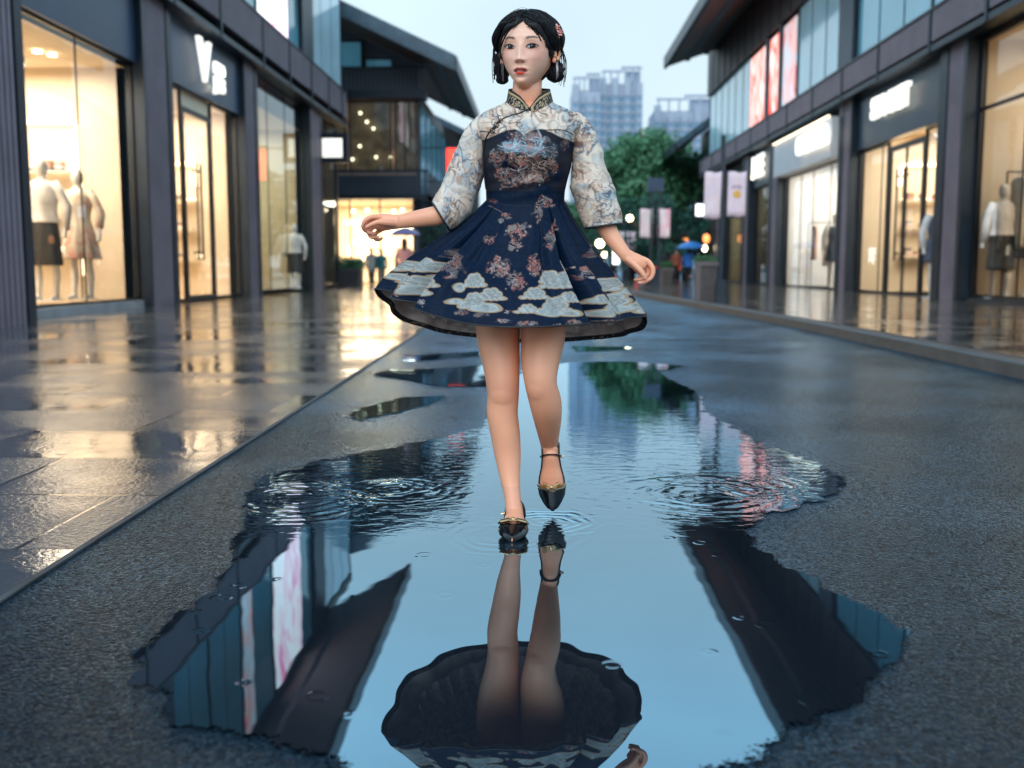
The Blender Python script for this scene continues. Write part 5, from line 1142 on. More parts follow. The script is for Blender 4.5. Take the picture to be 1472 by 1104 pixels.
# ---- eyes ------------------------------------------------------------
M['eye'] = mat('eye', (.5, .5, .5), .28, spec=.15, attr='Col')
M['lash'] = mat('lashes', (.012, .008, .008), .6)
def eye(sx, gaze=1.3):
    n, m = 29, 15; v = []; cl = []; ex, ez = sx*15.8, 57.4
    for i in range(n):
        u = -1+2*i/(n-1); top = 3.2*(1-u*u)**.6; bot = -2.1*(1-u*u)**.75; slant = .9*u*sx
        for j in range(m):
            k = j/(m-1); x = ex+u*7.6; z = ez+bot+(top-bot)*k+slant
            a_ = math.asin(max(-.95, min(.95, x/37))); bx, by, bz_ = head_pt(np.array([math.atan2(x/36, 1.0)]), np.array([z])); 
            yy = float(np.interp(z, HZ, HF))*(max(0, 1-(abs(x)/37)**2.25))**(1/2.25)
            axx = abs(x); yy += -2.4*gs(axx-15, 8)*gs(z-58, 6)+1.2*gs(axx-13, 10)*gs(z-68, 4)+2.4*gs(axx-15.5, 6.5)*gs(z-57, 4.5)+1.9*gs(x, 4.6)
            v.append(head_world(x, yy+.55+.5*(1-u*u), z))
            dx, dz = x-ex-gaze, z-ez-.3; r = math.hypot(dx, dz)
            c = (.42, .40, .40)
            if abs(u) > .8: c = (.5, .36, .34)
            if r < 4.0: c = (.02, .012, .010)
            if r < 3.5: c = (.022, .013, .010)
            if r < 1.5: c = (.004, .004, .004)
            if math.hypot(dx+1.1, dz-1.2) < .75: c = (.30, .32, .34)  # catchlight painted into the eye colour
            if k > .80: c = tuple(q*.35 for q in c)
            cl.append(c)
    f = [(i*m+j, (i+1)*m+j, (i+1)*m+j+1, i*m+j+1) for i in range(n-1) for j in range(m-1)]
    e_ = mk('eye', np.array(v), f, M['eye'], TH, True, np.array(cl))
    L = MB(); up_ = [Vector(v[i*m+m-1])+Vector((0, -.0006, .0004)) for i in range(n)]
    if sx > 0: out = up_[-1]+Vector((.004, .001, .002)); up_ = up_+[out]
    else: out = up_[0]+Vector((-.004, .001, .002)); up_ = [out]+up_
    L.tube(up_, [.0006+.0019*math.sin(math.pi*min(1, .15+.85*i/len(up_))) for i in range(len(up_))], 6)
    L.tube([Vector(v[i*m])+Vector((0, -.0003, 0)) for i in range(2, n-1)], .00035, 5)
    L.build('eyelashes', M['lash'], e_)
eye(-1); eye(1)
# ------------------------------------------------------------------ clothes: painters work in photo pixels on the front of the cloth
CRI = CR.T
def proj(P):
    d = (np.asarray(P, float)-np.array([0, 0, CAM_H])) @ CRI.T
    return 736+FPX*d[:, 0]/-d[:, 2], 552-FPX*d[:, 1]/-d[:, 2]
class Paint:
    def __init__(s, px, py, base): s.x = px; s.y = py; s.c = np.tile(np.array(base, float), (len(px), 1))
    def mix(s, k, c): k = np.clip(k, 0, 1)[:, None]; s.c = s.c*(1-k)+np.array(c)*k
    def blob(s, cx, cy, rx, ry, c, soft=.25, a=1.0, wob=0.0):
        m = np.where((np.abs(s.x-cx) < rx*1.5) & (np.abs(s.y-cy) < ry*1.5))[0]
        if not len(m): return
        d = np.hypot((s.x[m]-cx)/rx, (s.y[m]-cy)/ry)
        if wob: d += wob*(vnoise(s.x[m], s.y[m], .6)-.5)
        k = (np.clip((1-d)/soft, 0, 1)*a)[:, None]; s.c[m] = s.c[m]*(1-k)+np.array(c)*k
    def line(s, pts, w, c, a=1.0):
        for (x0, y0), (x1, y1) in zip(pts[:-1], pts[1:]):
            m = np.where((s.x > min(x0, x1)-w*2) & (s.x < max(x0, x1)+w*2) & (s.y > min(y0, y1)-w*2) & (s.y < max(y0, y1)+w*2))[0]
            if not len(m): continue
            L = (x1-x0)**2+(y1-y0)**2+1e-9; t = np.clip(((s.x[m]-x0)*(x1-x0)+(s.y[m]-y0)*(y1-y0))/L, 0, 1)
            d = np.hypot(s.x[m]-x0-t*(x1-x0), s.y[m]-y0-t*(y1-y0)); k = (np.clip((w-d)/(w*.4), 0, 1)*a)[:, None]
            s.c[m] = s.c[m]*(1-k)+np.array(c)*k
NAVY, CREAM = (.0020, .0095, .028), (.74, .61, .50)
PINKS = [(.42, .27, .22), (.50, .38, .32), (.30, .17, .13), (.52, .16, .13), (.22, .16, .15), (.34, .36, .38)]
def navy_ground(p):
    n = vnoise(p.x, p.y, .35); n2 = vnoise(p.x, p.y, 1.3, 2)
    p.c *= (1+.55*(n-.5)+.35*(n2-.5))[:, None]
def warp(x, y, f, o): return x+6*(vnoise(x, y, f, o)-.5)*2, y+6*(vnoise(x, y, f, o+3)-.5)*2
def flowers(p, cx, cy, rx, ry, n, rr, dim=1.0):
    """an embroidered spray: curling petals in beige and rose with dark stitches"""
    m = np.where((np.abs(p.x-cx) < rx*1.5) & (np.abs(p.y-cy) < ry*1.5))[0]
    if not len(m): return
    X, Y = p.x[m], p.y[m]; o = rr.randint(0, 90); wx, wy = warp(X, Y, .16, o)
    d = np.hypot((X-cx)/rx, (Y-cy)/ry)+.75*(vnoise(X, Y, .16, o+1)-.5); k = np.clip((1.08-d)*3.5, 0, 1)
    n1 = vnoise(wx, wy, .34, o+2); ln = np.clip(1.25-np.abs(n1-.5)/.085, 0, 1); hue = vnoise(X, Y, .13, o+5)
    c1 = np.array((.40, .28, .23))*dim; c2 = np.array((.48, .20, .16))*dim; c3 = np.array((.30, .27, .27))*dim; dk = np.array((.05, .035, .045))
    cc_ = np.where((hue > .60)[:, None], c2, np.where((hue < .36)[:, None], c3, c1))
    fill = np.clip((n1-.60)*9, 0, 1)[:, None]*.6; base = p.c[m]; pc = base*(1-.35*k[:, None])+dk*.35*k[:, None]
    pc = pc*(1-fill*k[:, None])+cc_*fill*k[:, None]; kk = (ln*k)[:, None]; p.c[m] = pc*(1-kk)+cc_*1.12*kk
    for _ in range(max(2, n//7)):
        x = cx+rr.gauss(0, .5)*rx; y = cy+rr.gauss(0, .5)*ry; r = rr.uniform(1.0, 1.9); p.blob(x, y, r, r, [q*dim for q in rr.choice(PINKS)], .6, .85)
def cloud(p, blobs, S=1/3.2476, ox=530, oy=160):
    """an embroidered cloud: union of scallops with a cream outline and swirl lines"""
    B_ = []
    for x, y, rx, ry in blobs:
        x, y, rx, ry = x*S+ox, y*S+oy, rx*S, ry*S
        if ry > 23*S:
            for ax_, ay_, r_ in ((-.62, .18, .50), (-.26, -.30, .60), (.24, -.36, .62), (.64, .02, .52), (0, .30, .62), (.45, .42, .46), (-.40, .45, .42)): B_.append((x+ax_*rx*.93, y+ay_*ry, ry*r_*.98, ry*r_*.86))
            B_.append((x+rx*.9, y+ry*.55, rx*.30, ry*.22)); B_.append((x-rx*.9, y+ry*.6, rx*.28, ry*.20))
        else: B_.append((x, y, rx, ry))
    x0 = min(b[0]-b[2] for b in B_)-4; x1 = max(b[0]+b[2] for b in B_)+4; y0 = min(b[1]-b[3] for b in B_)-4; y1 = max(b[1]+b[3] for b in B_)+4
    m = np.where((p.x > x0) & (p.x < x1) & (p.y > y0) & (p.y < y1))[0]
    if not len(m): return
    X, Y = p.x[m], p.y[m]; best = np.full(len(m), -99.0); bi = np.zeros(len(m), int)
    for i, (cx, cy, rx, ry) in enumerate(B_):
        th_ = np.arctan2((Y-cy)/ry, (X-cx)/rx); d = (1+.10*np.sin(th_*3+i)*(rx > ry*2.2)-np.hypot((X-cx)/rx, (Y-cy)/ry))*min(rx, ry)
        u = d > best; best[u] = d[u]; bi[u] = i
    out = np.clip((best+1.4)/.6, 0, 1)[:, None]; p.c[m] = p.c[m]*(1-out)+np.array((.34, .235, .15))*out
    inn = np.clip((best-.15)/.5, 0, 1)[:, None]
    body = np.array((.28, .305, .30))*(1+.35*(vnoise(X, Y, .25)-.3))[:, None]
    cxs = np.array([b[0] for b in B_])[bi]; cys = np.array([b[1] for b in B_])[bi]; rs = np.array([min(b[2], b[3]) for b in B_])[bi]
    r = np.hypot(X-cxs, (Y-cys)*1.1); an = np.arctan2(Y-cys, X-cxs)
    sw = np.maximum(np.clip(1.25-np.abs(r-.60*rs)/.75, 0, 1), np.clip(1.2-np.abs(r-.22*rs)/.6, 0, 1))[:, None]*((rs > 3.2) & ((an > -2.9) & (an < 1.9)))[:, None]
    body = body*(1-sw*.75)+np.array((.20, .165, .14))*sw*.75
    ed = np.clip(1-np.abs(best-1.2)/.6, 0, 1)[:, None]; body = body*(1-ed*.5)+np.array((.50, .52, .52))*ed*.5
    p.c[m] = p.c[m]*(1-inn)+body*inn
def toile(p, seed=0):
    wx, wy = warp(p.x, p.y, .10, seed+20)
    n1 = vnoise(p.x, p.y, .050, seed+1); n2 = vnoise(wx, wy, .13, seed+2); n3 = vnoise(wx, wy, .27, seed+3); n4 = vnoise(p.x, p.y, .075, seed+5); hue = vnoise(p.x, p.y, .045, seed+8)
    reg = np.clip((n1-.22)*8, .45, 1)
    c_a = np.array((.06, .085, .13)); c_b = np.array((.15, .075, .055)); c_c = np.array((.42, .24, .16)); c_d = np.array((.24, .36, .44))
    p.mix(np.clip((n4-.56)*7, 0, 1)*.6*reg, c_d); p.mix(np.clip((.40-n4)*7, 0, 1)*.5, (.62, .43, .33))
    p.mix(np.clip((n3-.62)*8, 0, 1)*reg*.75, c_c)
    lines = np.clip(1.5-np.abs(n2-.5)/.06, 0, 1)*reg; p.mix(lines*.9*(hue > .5), c_a); p.mix(lines*.9*(hue <= .5), c_b)
    l2 = np.clip(1.3-np.abs(n3-.5)/.075, 0, 1)*np.clip((n1-.40)*9, 0, 1); p.mix(l2*.8*(hue > .45), c_a*1.2); p.mix(l2*.8*(hue <= .45), c_b)
    l3 = np.clip(1.1-np.abs(n2-.36)/.03, 0, 1)*reg; p.mix(l3*.6, c_d*.7)
def cloth_mat(name, rough, spec=.4, sheen=.2, bump=(900, .0004), **k): return mat(name, (.5, .5, .5), rough, spec=spec, sheen=sheen, bump=bump, attr='Col', **k)
M['brocade'] = cloth_mat('brocade', .52, .10, .0); M['satin'] = cloth_mat('printed_satin', .5, .35, .05)
M['lining'] = mat('lining', (.5, .5, .5), .8, attr='Col'); M['piping'] = mat('black_piping', (.012, .012, .014), .45)
M['gold'] = mat('gold_metal', (.72, .50, .27), .28, 1.0, var=(60, .15)); M['gold_thread'] = mat('gold_thread', (.55, .40, .20), .5, .3)
M['patent'] = mat('patent_leather', (.006, .006, .008), .14, spec=.35, coat=.25)
def grid_faces(nr, nc, wrap=True): return [(i*nc+j, i*nc+(j+1) % nc, (i+1)*nc+(j+1) % nc, (i+1)*nc+j) for i in range(nr-1) for j in range(nc if wrap else nc-1)]
def crumple(P, amp, sc, seed=0):
    P = np.asarray(P); a = vnoise(P[:, 0]+P[:, 1]*.7, P[:, 2], sc, seed); b = vnoise(P[:, 0]*.6+P[:, 2], P[:, 1]+P[:, 2]*.5, sc*1.9, seed+4)
    return amp*((1-np.abs(2*a-1)*2)*.7+(1-np.abs(2*b-1)*2)*.35)
# ---- bodice ----------------------------------------------------------
TY = [141, 147, 152, 158, 164, 172, 182, 192, 205, 222, 240, 258, 275, 292, 300]
TXL = [731, 727, 716, 701, 691, 685, 684, 688, 692, 693, 694.5, 697, 698.5, 699, 697]
TXR = [789, 794, 805, 820, 832, 838, 838, 832, 826, 823, 821, 816, 812, 811, 812]
TD = [.046, .050, .058, .066, .076, .088, .102, .108, .114, .120, .116, .108, .102, .100, .102]
nr, ncg = 240, 300
rows = np.linspace(141, 299, nr); ph = np.linspace(-math.pi, math.pi, ncg, endpoint=False)
xl = np.interp(rows, TY, TXL); xr = np.interp(rows, TY, TXR); dd = np.interp(rows, TY, TD)
k7 = np.ones(13)/13
def sm1(a): return np.convolve(np.pad(a, 6, 'edge'), k7, 'valid')
xl, xr, dd = sm1(xl), sm1(xr), sm1(dd)
p_ = 2.25; S_, C_ = np.sin(ph), np.cos(ph); rad = 1/(np.abs(S_)**p_+np.abs(C_)**p_)**(1/p_)
V = np.zeros((nr, ncg, 3)); PX = np.zeros((nr, ncg)); PY = np.zeros((nr, ncg))
for i in range(nr):
    cx, hw = (xl[i]+xr[i])/2, (xr[i]-xl[i])/2
    x = cx+hw*S_*rad; dep = -dd[i]*C_*rad
    bust = .024*(np.exp(-((x-734)/19)**2)+np.exp(-((x-778)/19)**2))*math.exp(-((rows[i]-219)/19)**2)*(C_ > 0)
    dep = dep-bust*np.clip(C_*2, 0, 1)
    V[i] = PTv(x, rows[i], YB+dep)
    PX[i] = x; PY[i] = rows[i]
V = V.reshape(-1, 3); px, py = PX.ravel(), PY.ravel()
cr_ = crumple(V, .0016, 16, 3)+.0016*np.exp(-((py-255)/30)**2)*np.sin(py*.35+px*.08); V[:, 1] -= cr_
p = Paint(px, py, CREAM); toile(p, 11)
yoke = np.interp(px, [684, 699, 714, 728, 741, 748, 754, 761, 770, 784, 793, 806, 815, 824], [203, 199.5, 193, 187, 185.5, 189, 196, 189, 185.5, 187, 190, 197, 200, 204])
nvy = np.clip((py-yoke)*1.2, 0, 1); frontm = (np.tile(C_, nr) > -.05)
nc_ = Paint(px, py, NAVY); navy_ground(nc_)
rr = random.Random(5)
k = np.clip((vnoise(px, py, .045, 6)-.35)*4, 0, 1); nc_.mix(k*.5*(py < 275), (.028, .022, .020))
# embroidered bird and blossoms (crop coordinates -> photo px)
q4 = lambda x, y: (x/3.067+500, y/3.067)
for (x, y, rx, ry, n, dm) in ((735, 602, 42, 22, 26, .8), (820, 600, 42, 22, 26, .8), (770, 712, 34, 30, 46, 1.1), (690, 770, 42, 36, 40, .8), (820, 780, 48, 32, 52, 1.05), (745, 790, 36, 30, 34, .95), (655, 700, 30, 42, 28, .7), (900, 730, 24, 34, 24, .75), (705, 815, 30, 18, 20, .6), (640, 680, 18, 26, 10, .8), (955, 640, 20, 26, 12, .4)):
    cx, cy = q4(x, y); flowers(nc_, cx, cy, rx/3.067, ry/3.067, n, rr, dm)
for i in range(16):                                       # wing and tail feathers
    a = -.15-i*.085; x0, y0 = q4(790+i*4, 690-i*2); L = (38+i*1.4)/3.067*1.5
    nc_.line([(x0, y0), (x0+L*.5*math.cos(a), y0+L*.5*math.sin(a)+1.5), (x0+L*math.cos(a-.3), y0+L*math.sin(a-.3))], .75, ((.30, .37, .42), (.42, .40, .38), (.20, .27, .34))[i % 3], .9)
nc_.blob(*q4(735, 652), 24, 6.2, (.25, .34, .42), .6, .9, .5); nc_.blob(*q4(700, 640), 9, 7, (.30, .38, .44), .5, .9, .5); nc_.blob(*q4(800, 655), 22, 7, (.22, .31, .38), .6, .8, .5)
for i in range(9): x0, y0 = q4(660+i*18, 640+6*math.sin(i)); nc_.line([(x0, y0), (x0+7, y0+2.5), (x0+15, y0+1.5)], .6, (.48, .50, .50), .8)
for i in range(10): x0, y0 = q4(670+i*20, 668+5*math.sin(i*2)); nc_.line([(x0, y0), (x0+6, y0-1.5), (x0+12, y0+1)], .5, (.12, .16, .22), .8)

wx, wy = warp(px, py, .12, 40); dE = np.hypot((px-761)/38, (py-225)/40)+.35*(vnoise(px, py, .1, 41)-.5); kE = np.clip((1-dE)*5, 0, 1)
nE = vnoise(wx, wy, .20, 42); lE = np.clip(1.3-np.abs(nE-.5)/.06, 0, 1)*kE; up_ = py < 222+.12*(px-755)
nc_.mix(kE*.30*up_, (.12, .17, .21)); nc_.mix(lE*.9*up_, (.42, .50, .54)); nc_.mix(lE*.95*(~up_), (.58, .44, .36)); nE2 = vnoise(wx, wy, .42, 45); lE2 = np.clip(1.2-np.abs(nE2-.5)/.07, 0, 1)*kE
nc_.mix(lE2*.55*(~up_), (.40, .27, .22)); nc_.mix(np.clip((nE2-.66)*9, 0, 1)*kE*.6, (.40, .17, .13)); nc_.mix(np.clip((.3-nE2)*9, 0, 1)*kE*.6*up_, (.36, .44, .48))
nc_.blob(*q4(772, 722), 3.2, 2.6, (.50, .10, .08), .5)
flowers(nc_, *q4(866, 890), 12, 9, 22, rr, .9); flowers(nc_, *q4(640, 890), 8, 5, 6, rr, .5)
p.c = p.c*(1-nvy[:, None])+nc_.c*nvy[:, None]
edge_l = np.clip(1-np.abs(py-yoke)/.9, 0, 1)*(np.abs(px-755) > 2); p.mix(edge_l*.8, (.35, .24, .16))
p.line([(684, 190), (692, 188.5), (702, 190), (713, 192)], .9, (.01, .01, .012)); p.line([(776, 186.5), (790, 187), (805, 186.5), (816, 189), (824, 194)], .9, (.01, .01, .012))
M['brocade_top'] = M['satin']
nk = ((py < 160-12*(np.abs(px-761)/33)**2) & np.tile(C_ > 0, nr)) | (py < 146)
gf = [q for q in grid_faces(nr, ncg) if not all(nk[k] for k in q)]
top = mk('bodice', V, gf, M['brocade'], TH, True, p.c)
def on_front(x, y):                                       # a place on the front of the bodice
    cx, hw = np.interp(y, rows, (xl+xr)/2), np.interp(y, rows, (xr-xl)/2); s = max(-.98, min(.98, (x-cx)/hw)); d = np.interp(y, rows, dd)*(1-abs(s)**p_)**(1/p_)
    d += .024*(math.exp(-((x-734)/19)**2)+math.exp(-((x-778)/19)**2))*math.exp(-((y-219)/19)**2)
    return PT(x, y, YB-d-.003)
mb = MB(); pp = smooth_path([(757, 157), (748, 162), (736, 165.5), (724, 170), (714, 178), (704, 189), (698, 200), (695.5, 215), (694.5, 232), (696, 252), (698.5, 272)], 4)
mb.tube([on_front(*q) for q in pp], .0021, 8); mb.build('placket_piping', M['piping'], top)
mb = MB(); mb2 = MB()
for (x, y, a) in ((716, 176, .75), (711, 183, .75)):       # frog buttons
    for sg in (-1, 1):
        for k_ in (-.5, 0, .5):
            c = on_front(x+sg*5.2*math.cos(a+k_), y-sg*5.2*math.sin(a+k_)*1.0); 
            mb.tube([on_front(x, y), c+Vector((0, -.002, 0)), on_front(x+sg*7.5*math.cos(a+k_+.25), y-sg*7.5*math.sin(a+k_+.25)), on_front(x+sg*3*math.cos(a+k_), y-sg*3*math.sin(a+k_))], .0016, 6)
            mb2.ball(c+Vector((0, -.002, 0)), .0022, 8, 6)
    mb.ball(on_front(x, y)+Vector((0, -.003, 0)), .0042, 10, 8)
fr_ = mb.build('frog_fastening', M['piping'], top); mb2.build('gold_knot', M['gold_thread'], fr_)
# ---- collar -----------------------------------------------------------
nph, nh = 121, 14; V = []; cl = []
for i in range(nph):
    a = -math.pi+2*math.pi*i/(nph-1)                      # -pi..pi with the gap at the front (a=0 -> back) 
    fa = math.pi-abs(a)                                   # 0 at the front opening
    top_y = 129+np.interp(fa, [0, .25, .5, .85, 1.3, 3.2], [27, 17, 9, 3.5, 0, -2]); bot_y = 157-np.interp(fa, [0, .3, .8, 1.5, 3.2], [-5, -2.5, 4, 11, 13])
    if top_y > bot_y-1.5: top_y = bot_y-1.5
    for j in range(nh):
        u = j/(nh-1); y_ = bot_y+(top_y-bot_y)*u
        hw = 33-3.6*u; cx = 761.5-.6*u; s, c = -math.sin(a), math.cos(a)
        V.append(PT(cx+hw*s, y_, YB+.006+c*(.068-.008*u)))
        g_ = .012
        colr = np.array((.016, .022, .030))
        if u > .86 or fa < .10: colr = np.array((.010, .010, .012))
        elif u > .72 or fa < .17: colr = np.array((.46, .33, .18))
        elif .2 < fa < .95 and u < .66:
            n_ = math.sin(fa*26+2.2*math.sin(u*9))*math.cos(u*17+1.5*math.sin(fa*16)); colr = np.array((.50, .37, .22)) if n_ > .12 else colr
        elif 1.0 < fa < 1.5: 
            n_ = math.sin(fa*30+u*12); colr = np.array((.30, .24, .15)) if n_ > .55 else colr
        cl.append(colr)
cv = np.array([tuple(q) for q in V]); f = [(i*nh+j, (i+1)*nh+j, (i+1)*nh+j+1, i*nh+j+1) for i in range(nph-1) for j in range(nh-1)]
co2 = mk('collar', cv, f, M['brocade'], TH, True, np.array(cl)); add_mod_shell(co2, .003)
mb = MB(); mb.tube([cv[i*nh+nh-1] for i in range(nph)], .0019, 8); mb.tube([cv[i*nh] for i in range(nph)], .0017, 8); mb.ball(PT(757, 158, YB-.075), .0045, 12, 8)
mb.build('collar_piping', M['piping'], co2)
# ---- sleeves ----------------------------------------------------------
def sleeve(keys, seed, cuff_dir):
    K = smooth_path([(k[0], k[1], k[2], k[3], k[4] if len(k) > 4 else .9) for k in keys], 14); m = len(K); n = 110; V = np.zeros((m, n, 3))
    for i, k in enumerate(K):
        c = PT(k[0], k[1], k[2]); a = PT(*K[max(0, i-1)][:3]); b = PT(*K[min(m-1, i+1)][:3]); t = (b-a).normalized()
        if i > m-16: t = t.lerp(Vector(cuff_dir).normalized(), (i-(m-16))/16).normalized()
        dp = Vector((0, 1, 0)); dp = (dp-t*dp.dot(t)).normalized(); ac = t.cross(dp)
        for j in range(n):
            q = 2*math.pi*j/n; V[i, j] = c+ac*(k[3]*SC*math.cos(q))+dp*(k[3]*SC*k[4]*math.sin(q))
    cen = np.array([tuple(PT(*k[:3])) for k in K])[:, None, :]; R_ = V-cen; ln = np.linalg.norm(R_, axis=2, keepdims=True)
    fl = V.reshape(-1, 3); d = crumple(fl, .0065, 10, seed)+crumple(fl, .003, 24, seed+9)
    d *= np.repeat(np.clip(np.arange(m)/10, 0, 1)*np.clip((m-1-np.arange(m))/8, .25, 1), n)
    fl = fl+(R_/ln).reshape(-1, 3)*d[:, None]
    px, py = proj(fl); p = Paint(px, py, CREAM); toile(p, seed)
    o = mk('sleeve', fl, grid_faces(m, n), M['satin'], TH, True, p.c); add_mod_shell(o, .0025)
    mb = MB(); ring = [fl[(m-1)*n+j] for j in range(n)]+[fl[(m-1)*n]]; mb.tube(ring, .0034, 8); mb.build('cuff_piping', M['piping'], o)
    cap = MB(); cc_ = fl[(m-5)*n:(m-4)*n]; c0 = cc_.mean(0); cap.add([tuple(c0)]+[tuple(q) for q in cc_*.98+c0*.02], [(0, j+1, (j+1) % n+1) for j in range(n)]); cap.build('sleeve_lining', M['piping'], o)
sleeve([(706, 170, YB, 8), (695, 178, YB, 13.8), (684, 198, YB, 17.5), (677, 222, YB, 19.5), (671, 244, YB-.003, 22.5), (664, 266, YB-.008, 25.5), (653, 288, YB-.02, 26), (644, 301, YB-.03, 24.5), (634, 311, YB-.035, 23, .85)], 21, (-.83, -.05, -.50))
sleeve([(816, 170, YB, 8), (827, 178, YB, 13.8), (838, 198, YB, 17.5), (843, 222, YB, 20.5), (846, 246, YB, 24.5), (850, 268, YB-.003, 28), (856, 290, YB-.006, 28.5), (863, 310, YB-.01, 27.5), (867, 325, YB-.015, 26.5, .85)], 34, (.12, 0, -1))
# ---- skirt ------------------------------------------------------------
LSX, LSY = [699, 684, 662, 640, 622, 591, 570, 556, 544.5], [288, 302, 321, 337, 349, 370, 387, 399, 415]
RSX, RSY = [811, 822, 836, 847, 858, 884, 902, 917, 930.5], [288, 308, 330, 345, 359, 389, 412, 431, 449.5]
tv = np.linspace(0, 1, 9); nr, ncg = 300, 720; vv = np.linspace(0, 1, nr); ph = np.linspace(-math.pi, math.pi, ncg, endpoint=False)
lx_, ly_, rx_, ry_ = [np.interp(vv, tv, q) for q in (LSX, LSY, RSX, RSY)]
FOLDS = [(-50, 8, .12), (-50, 3, .22), (37, 8, .12), (37, 2.8, .24), (-30, 3, .06), (20, 3, .06), (-26, 6, .07), (-4, 7, .05), (17, 6, .07), (60, 7, .20), (-70, 6, .18), (84, 9, .05), (110, 9, .10), (140, 10, .10), (172, 9, .12), (-105, 9, .10), (-135, 10, .11), (-158, 8, .08)]
def fold(ph_, v):
    d = 0*ph_
    for a, w_, k in FOLDS:
        q = (np.degrees(ph_)-a-4*v*(1 if a > 0 else -1)+180) % 360-180; ww = w_*(.45+.75*v); d = d-k*np.exp(-(q/ww)**2)+k*.28*np.exp(-((np.abs(q)-ww*1.9)/(ww*.8))**2)
    return d*min(1, .16+1.8*v)*(1-.45*v)+.010*v*np.cos(ph_*13+2*v)+.008*v*np.cos(ph_*23+1)
def skirt_rows(v_lo, v_hi, nrow, shrink=0.0, hemfn=None):
    V = np.zeros((nrow, ncg, 3)); PX = np.zeros((nrow, ncg)); PY = np.zeros((nrow, ncg)); VV = np.zeros((nrow, ncg))
    for i in range(nrow):
        v = v_lo+(v_hi-v_lo)*i/(nrow-1)
        a, b, c, d = [np.interp(v, vv, q) for q in (lx_, ly_, rx_, ry_)]
        cx, hw = (a+c)/2, (c-a)/2*(1-shrink); sn, cs = np.sin(ph), np.cos(ph); fo = 1+fold(ph, v)
        side = np.where(sn < 0, b, d)*1.0; mixs = (sn+1)/2; side = b*(1-mixs)+d*mixs
        yf = np.interp(v, tv, [296, 318, 342, 364, 384, 410, 433, 451, 470]); yb_ = np.interp(v, tv, [284, 309, 335, 360, 385, 415, 444, 468, 492])
        pf = np.where(sn < 0, 2.0, .95); pb = np.where(sn < 0, .85, .42)
        y = np.where(cs > 0, side+(yf-side)*np.abs(cs)**pf, side+(yb_-(6*(sn < 0))*v-side)*np.abs(cs)**pb)
        D = hw*SC*np.interp(v, [0, .3, 1], [.86, .8, .80])
        # rows are swept at the radius the cloth really has
        x = cx+hw*sn*(1+fold(ph, v)*.75); dep = -D*cs*fo
        dep = dep+np.interp(v, [0, 1], [0, .02])
        V[i] = PTv(x, y, YB+dep)
        PX[i] = cx+hw*sn; PY[i] = y; VV[i] = v
    return V.reshape(-1, 3), PX.ravel(), PY.ravel(), VV.ravel()
V, px, py, VVf = skirt_rows(0, 1, nr)
frontm = np.tile(np.cos(ph) > -.02, nr)
pxp = np.where(frontm, px, 1475-px)                      # the back carries the same motifs
p = Paint(pxp, py, NAVY); navy_ground(p); rr = random.Random(9); q5 = lambda x, y: (x/3.2476+530, y/3.2476+160)
for (x, y, rx, ry, n, dm) in ((700, 560, 52, 44, 60, 1), (682, 628, 36, 22, 26, .9), (615, 735, 62, 42, 70, .95), (690, 790, 42, 46, 60, .8), (775, 722, 32, 50, 48, .9), (820, 425, 46, 26, 34, .95), (790, 480, 20, 40, 14, .7), (388, 705, 55, 62, 70, .62), (1020, 752, 52, 32, 56, .95),
        (848, 600, 26, 44, 26, .8), (560, 598, 26, 22, 14, .7), (640, 490, 24, 14, 10, .9), (600, 690, 14, 18, 10, .9), (870, 560, 14, 40, 12, .7), (940, 770, 22, 40, 18, .5), (1100, 690, 20, 34, 16, .6), (1150, 770, 24, 20, 16, .8), (150, 850, 28, 14, 16, .8), (245, 892, 26, 14, 18, .95),
        (200, 880, 20, 10, 10, .8), (625, 978, 34, 14, 24, .95), (745, 990, 46, 14, 30, .8), (965, 985, 34, 14, 20, .75), (430, 940, 30, 14, 18, .6), (520, 950, 34, 14, 20, .6), (645, 937, 12, 10, 6, 1), (880, 1000, 30, 10, 16, .8), (1120, 985, 30, 14, 18, .6), (880, 590, 10, 10, 8, 1.2), (620, 510, 16, 10, 6, .8), (1040, 650, 16, 30, 10, .5), (310, 560, 30, 24, 12, .4), (500, 770, 12, 20, 8, .6)):
    flowers(p, *q5(x, y), rx/3.2476, ry/3.2476, n, rr, dm)
for a_, b_ in (((700, 600), (730, 540)), ((560, 600), (600, 570)), ((820, 425), (760, 480)), ((870, 500), (860, 640)), ((615, 735), (600, 670)), ((640, 490), (560, 440))):
    p.line([q5(*a_), q5((a_[0]+b_[0])/2+12, (a_[1]+b_[1])/2), q5(*b_)], .55, (.20, .14, .12), .8)
for bl in (((875, 795, 66, 38), (845, 775, 40, 34), (905, 780, 36, 34)), ((775, 850, 58, 32), (930, 868, 55, 28), (870, 905, 64, 42), (740, 922, 50, 24), (850, 935, 70, 22), (945, 943, 48, 14)),
           ((490, 790, 50, 38), (415, 823, 27, 20)), ((570, 855, 58, 34), (490, 880, 50, 38), (545, 918, 72, 20), (400, 888, 44, 12), (450, 905, 40, 16)),
           ((267, 718, 50, 38),), ((172, 722, 42, 28),), ((240, 795, 78, 34), (160, 780, 50, 28), (115, 775, 24, 18), (200, 835, 66, 22), (260, 850, 34, 10)),
           ((1130, 810, 40, 36),), ((1075, 878, 34, 24),), ((1165, 890, 58, 44), (1215, 828, 36, 34), (1105, 942, 46, 18), (1255, 900, 30, 26), (1190, 925, 60, 18), (1270, 930, 20, 12))):
    cloud(p, bl)
p.c[VVf > .992] = (.012, .012, .014)
V[:, 1] -= crumple(V, .0022, 11, 8)
sk = mk('skirt', V, grid_faces(nr, ncg), M['brocade'], TH, True, p.c)
V, px, py, VVf = skirt_rows(.35, 1.0, 160, .02)
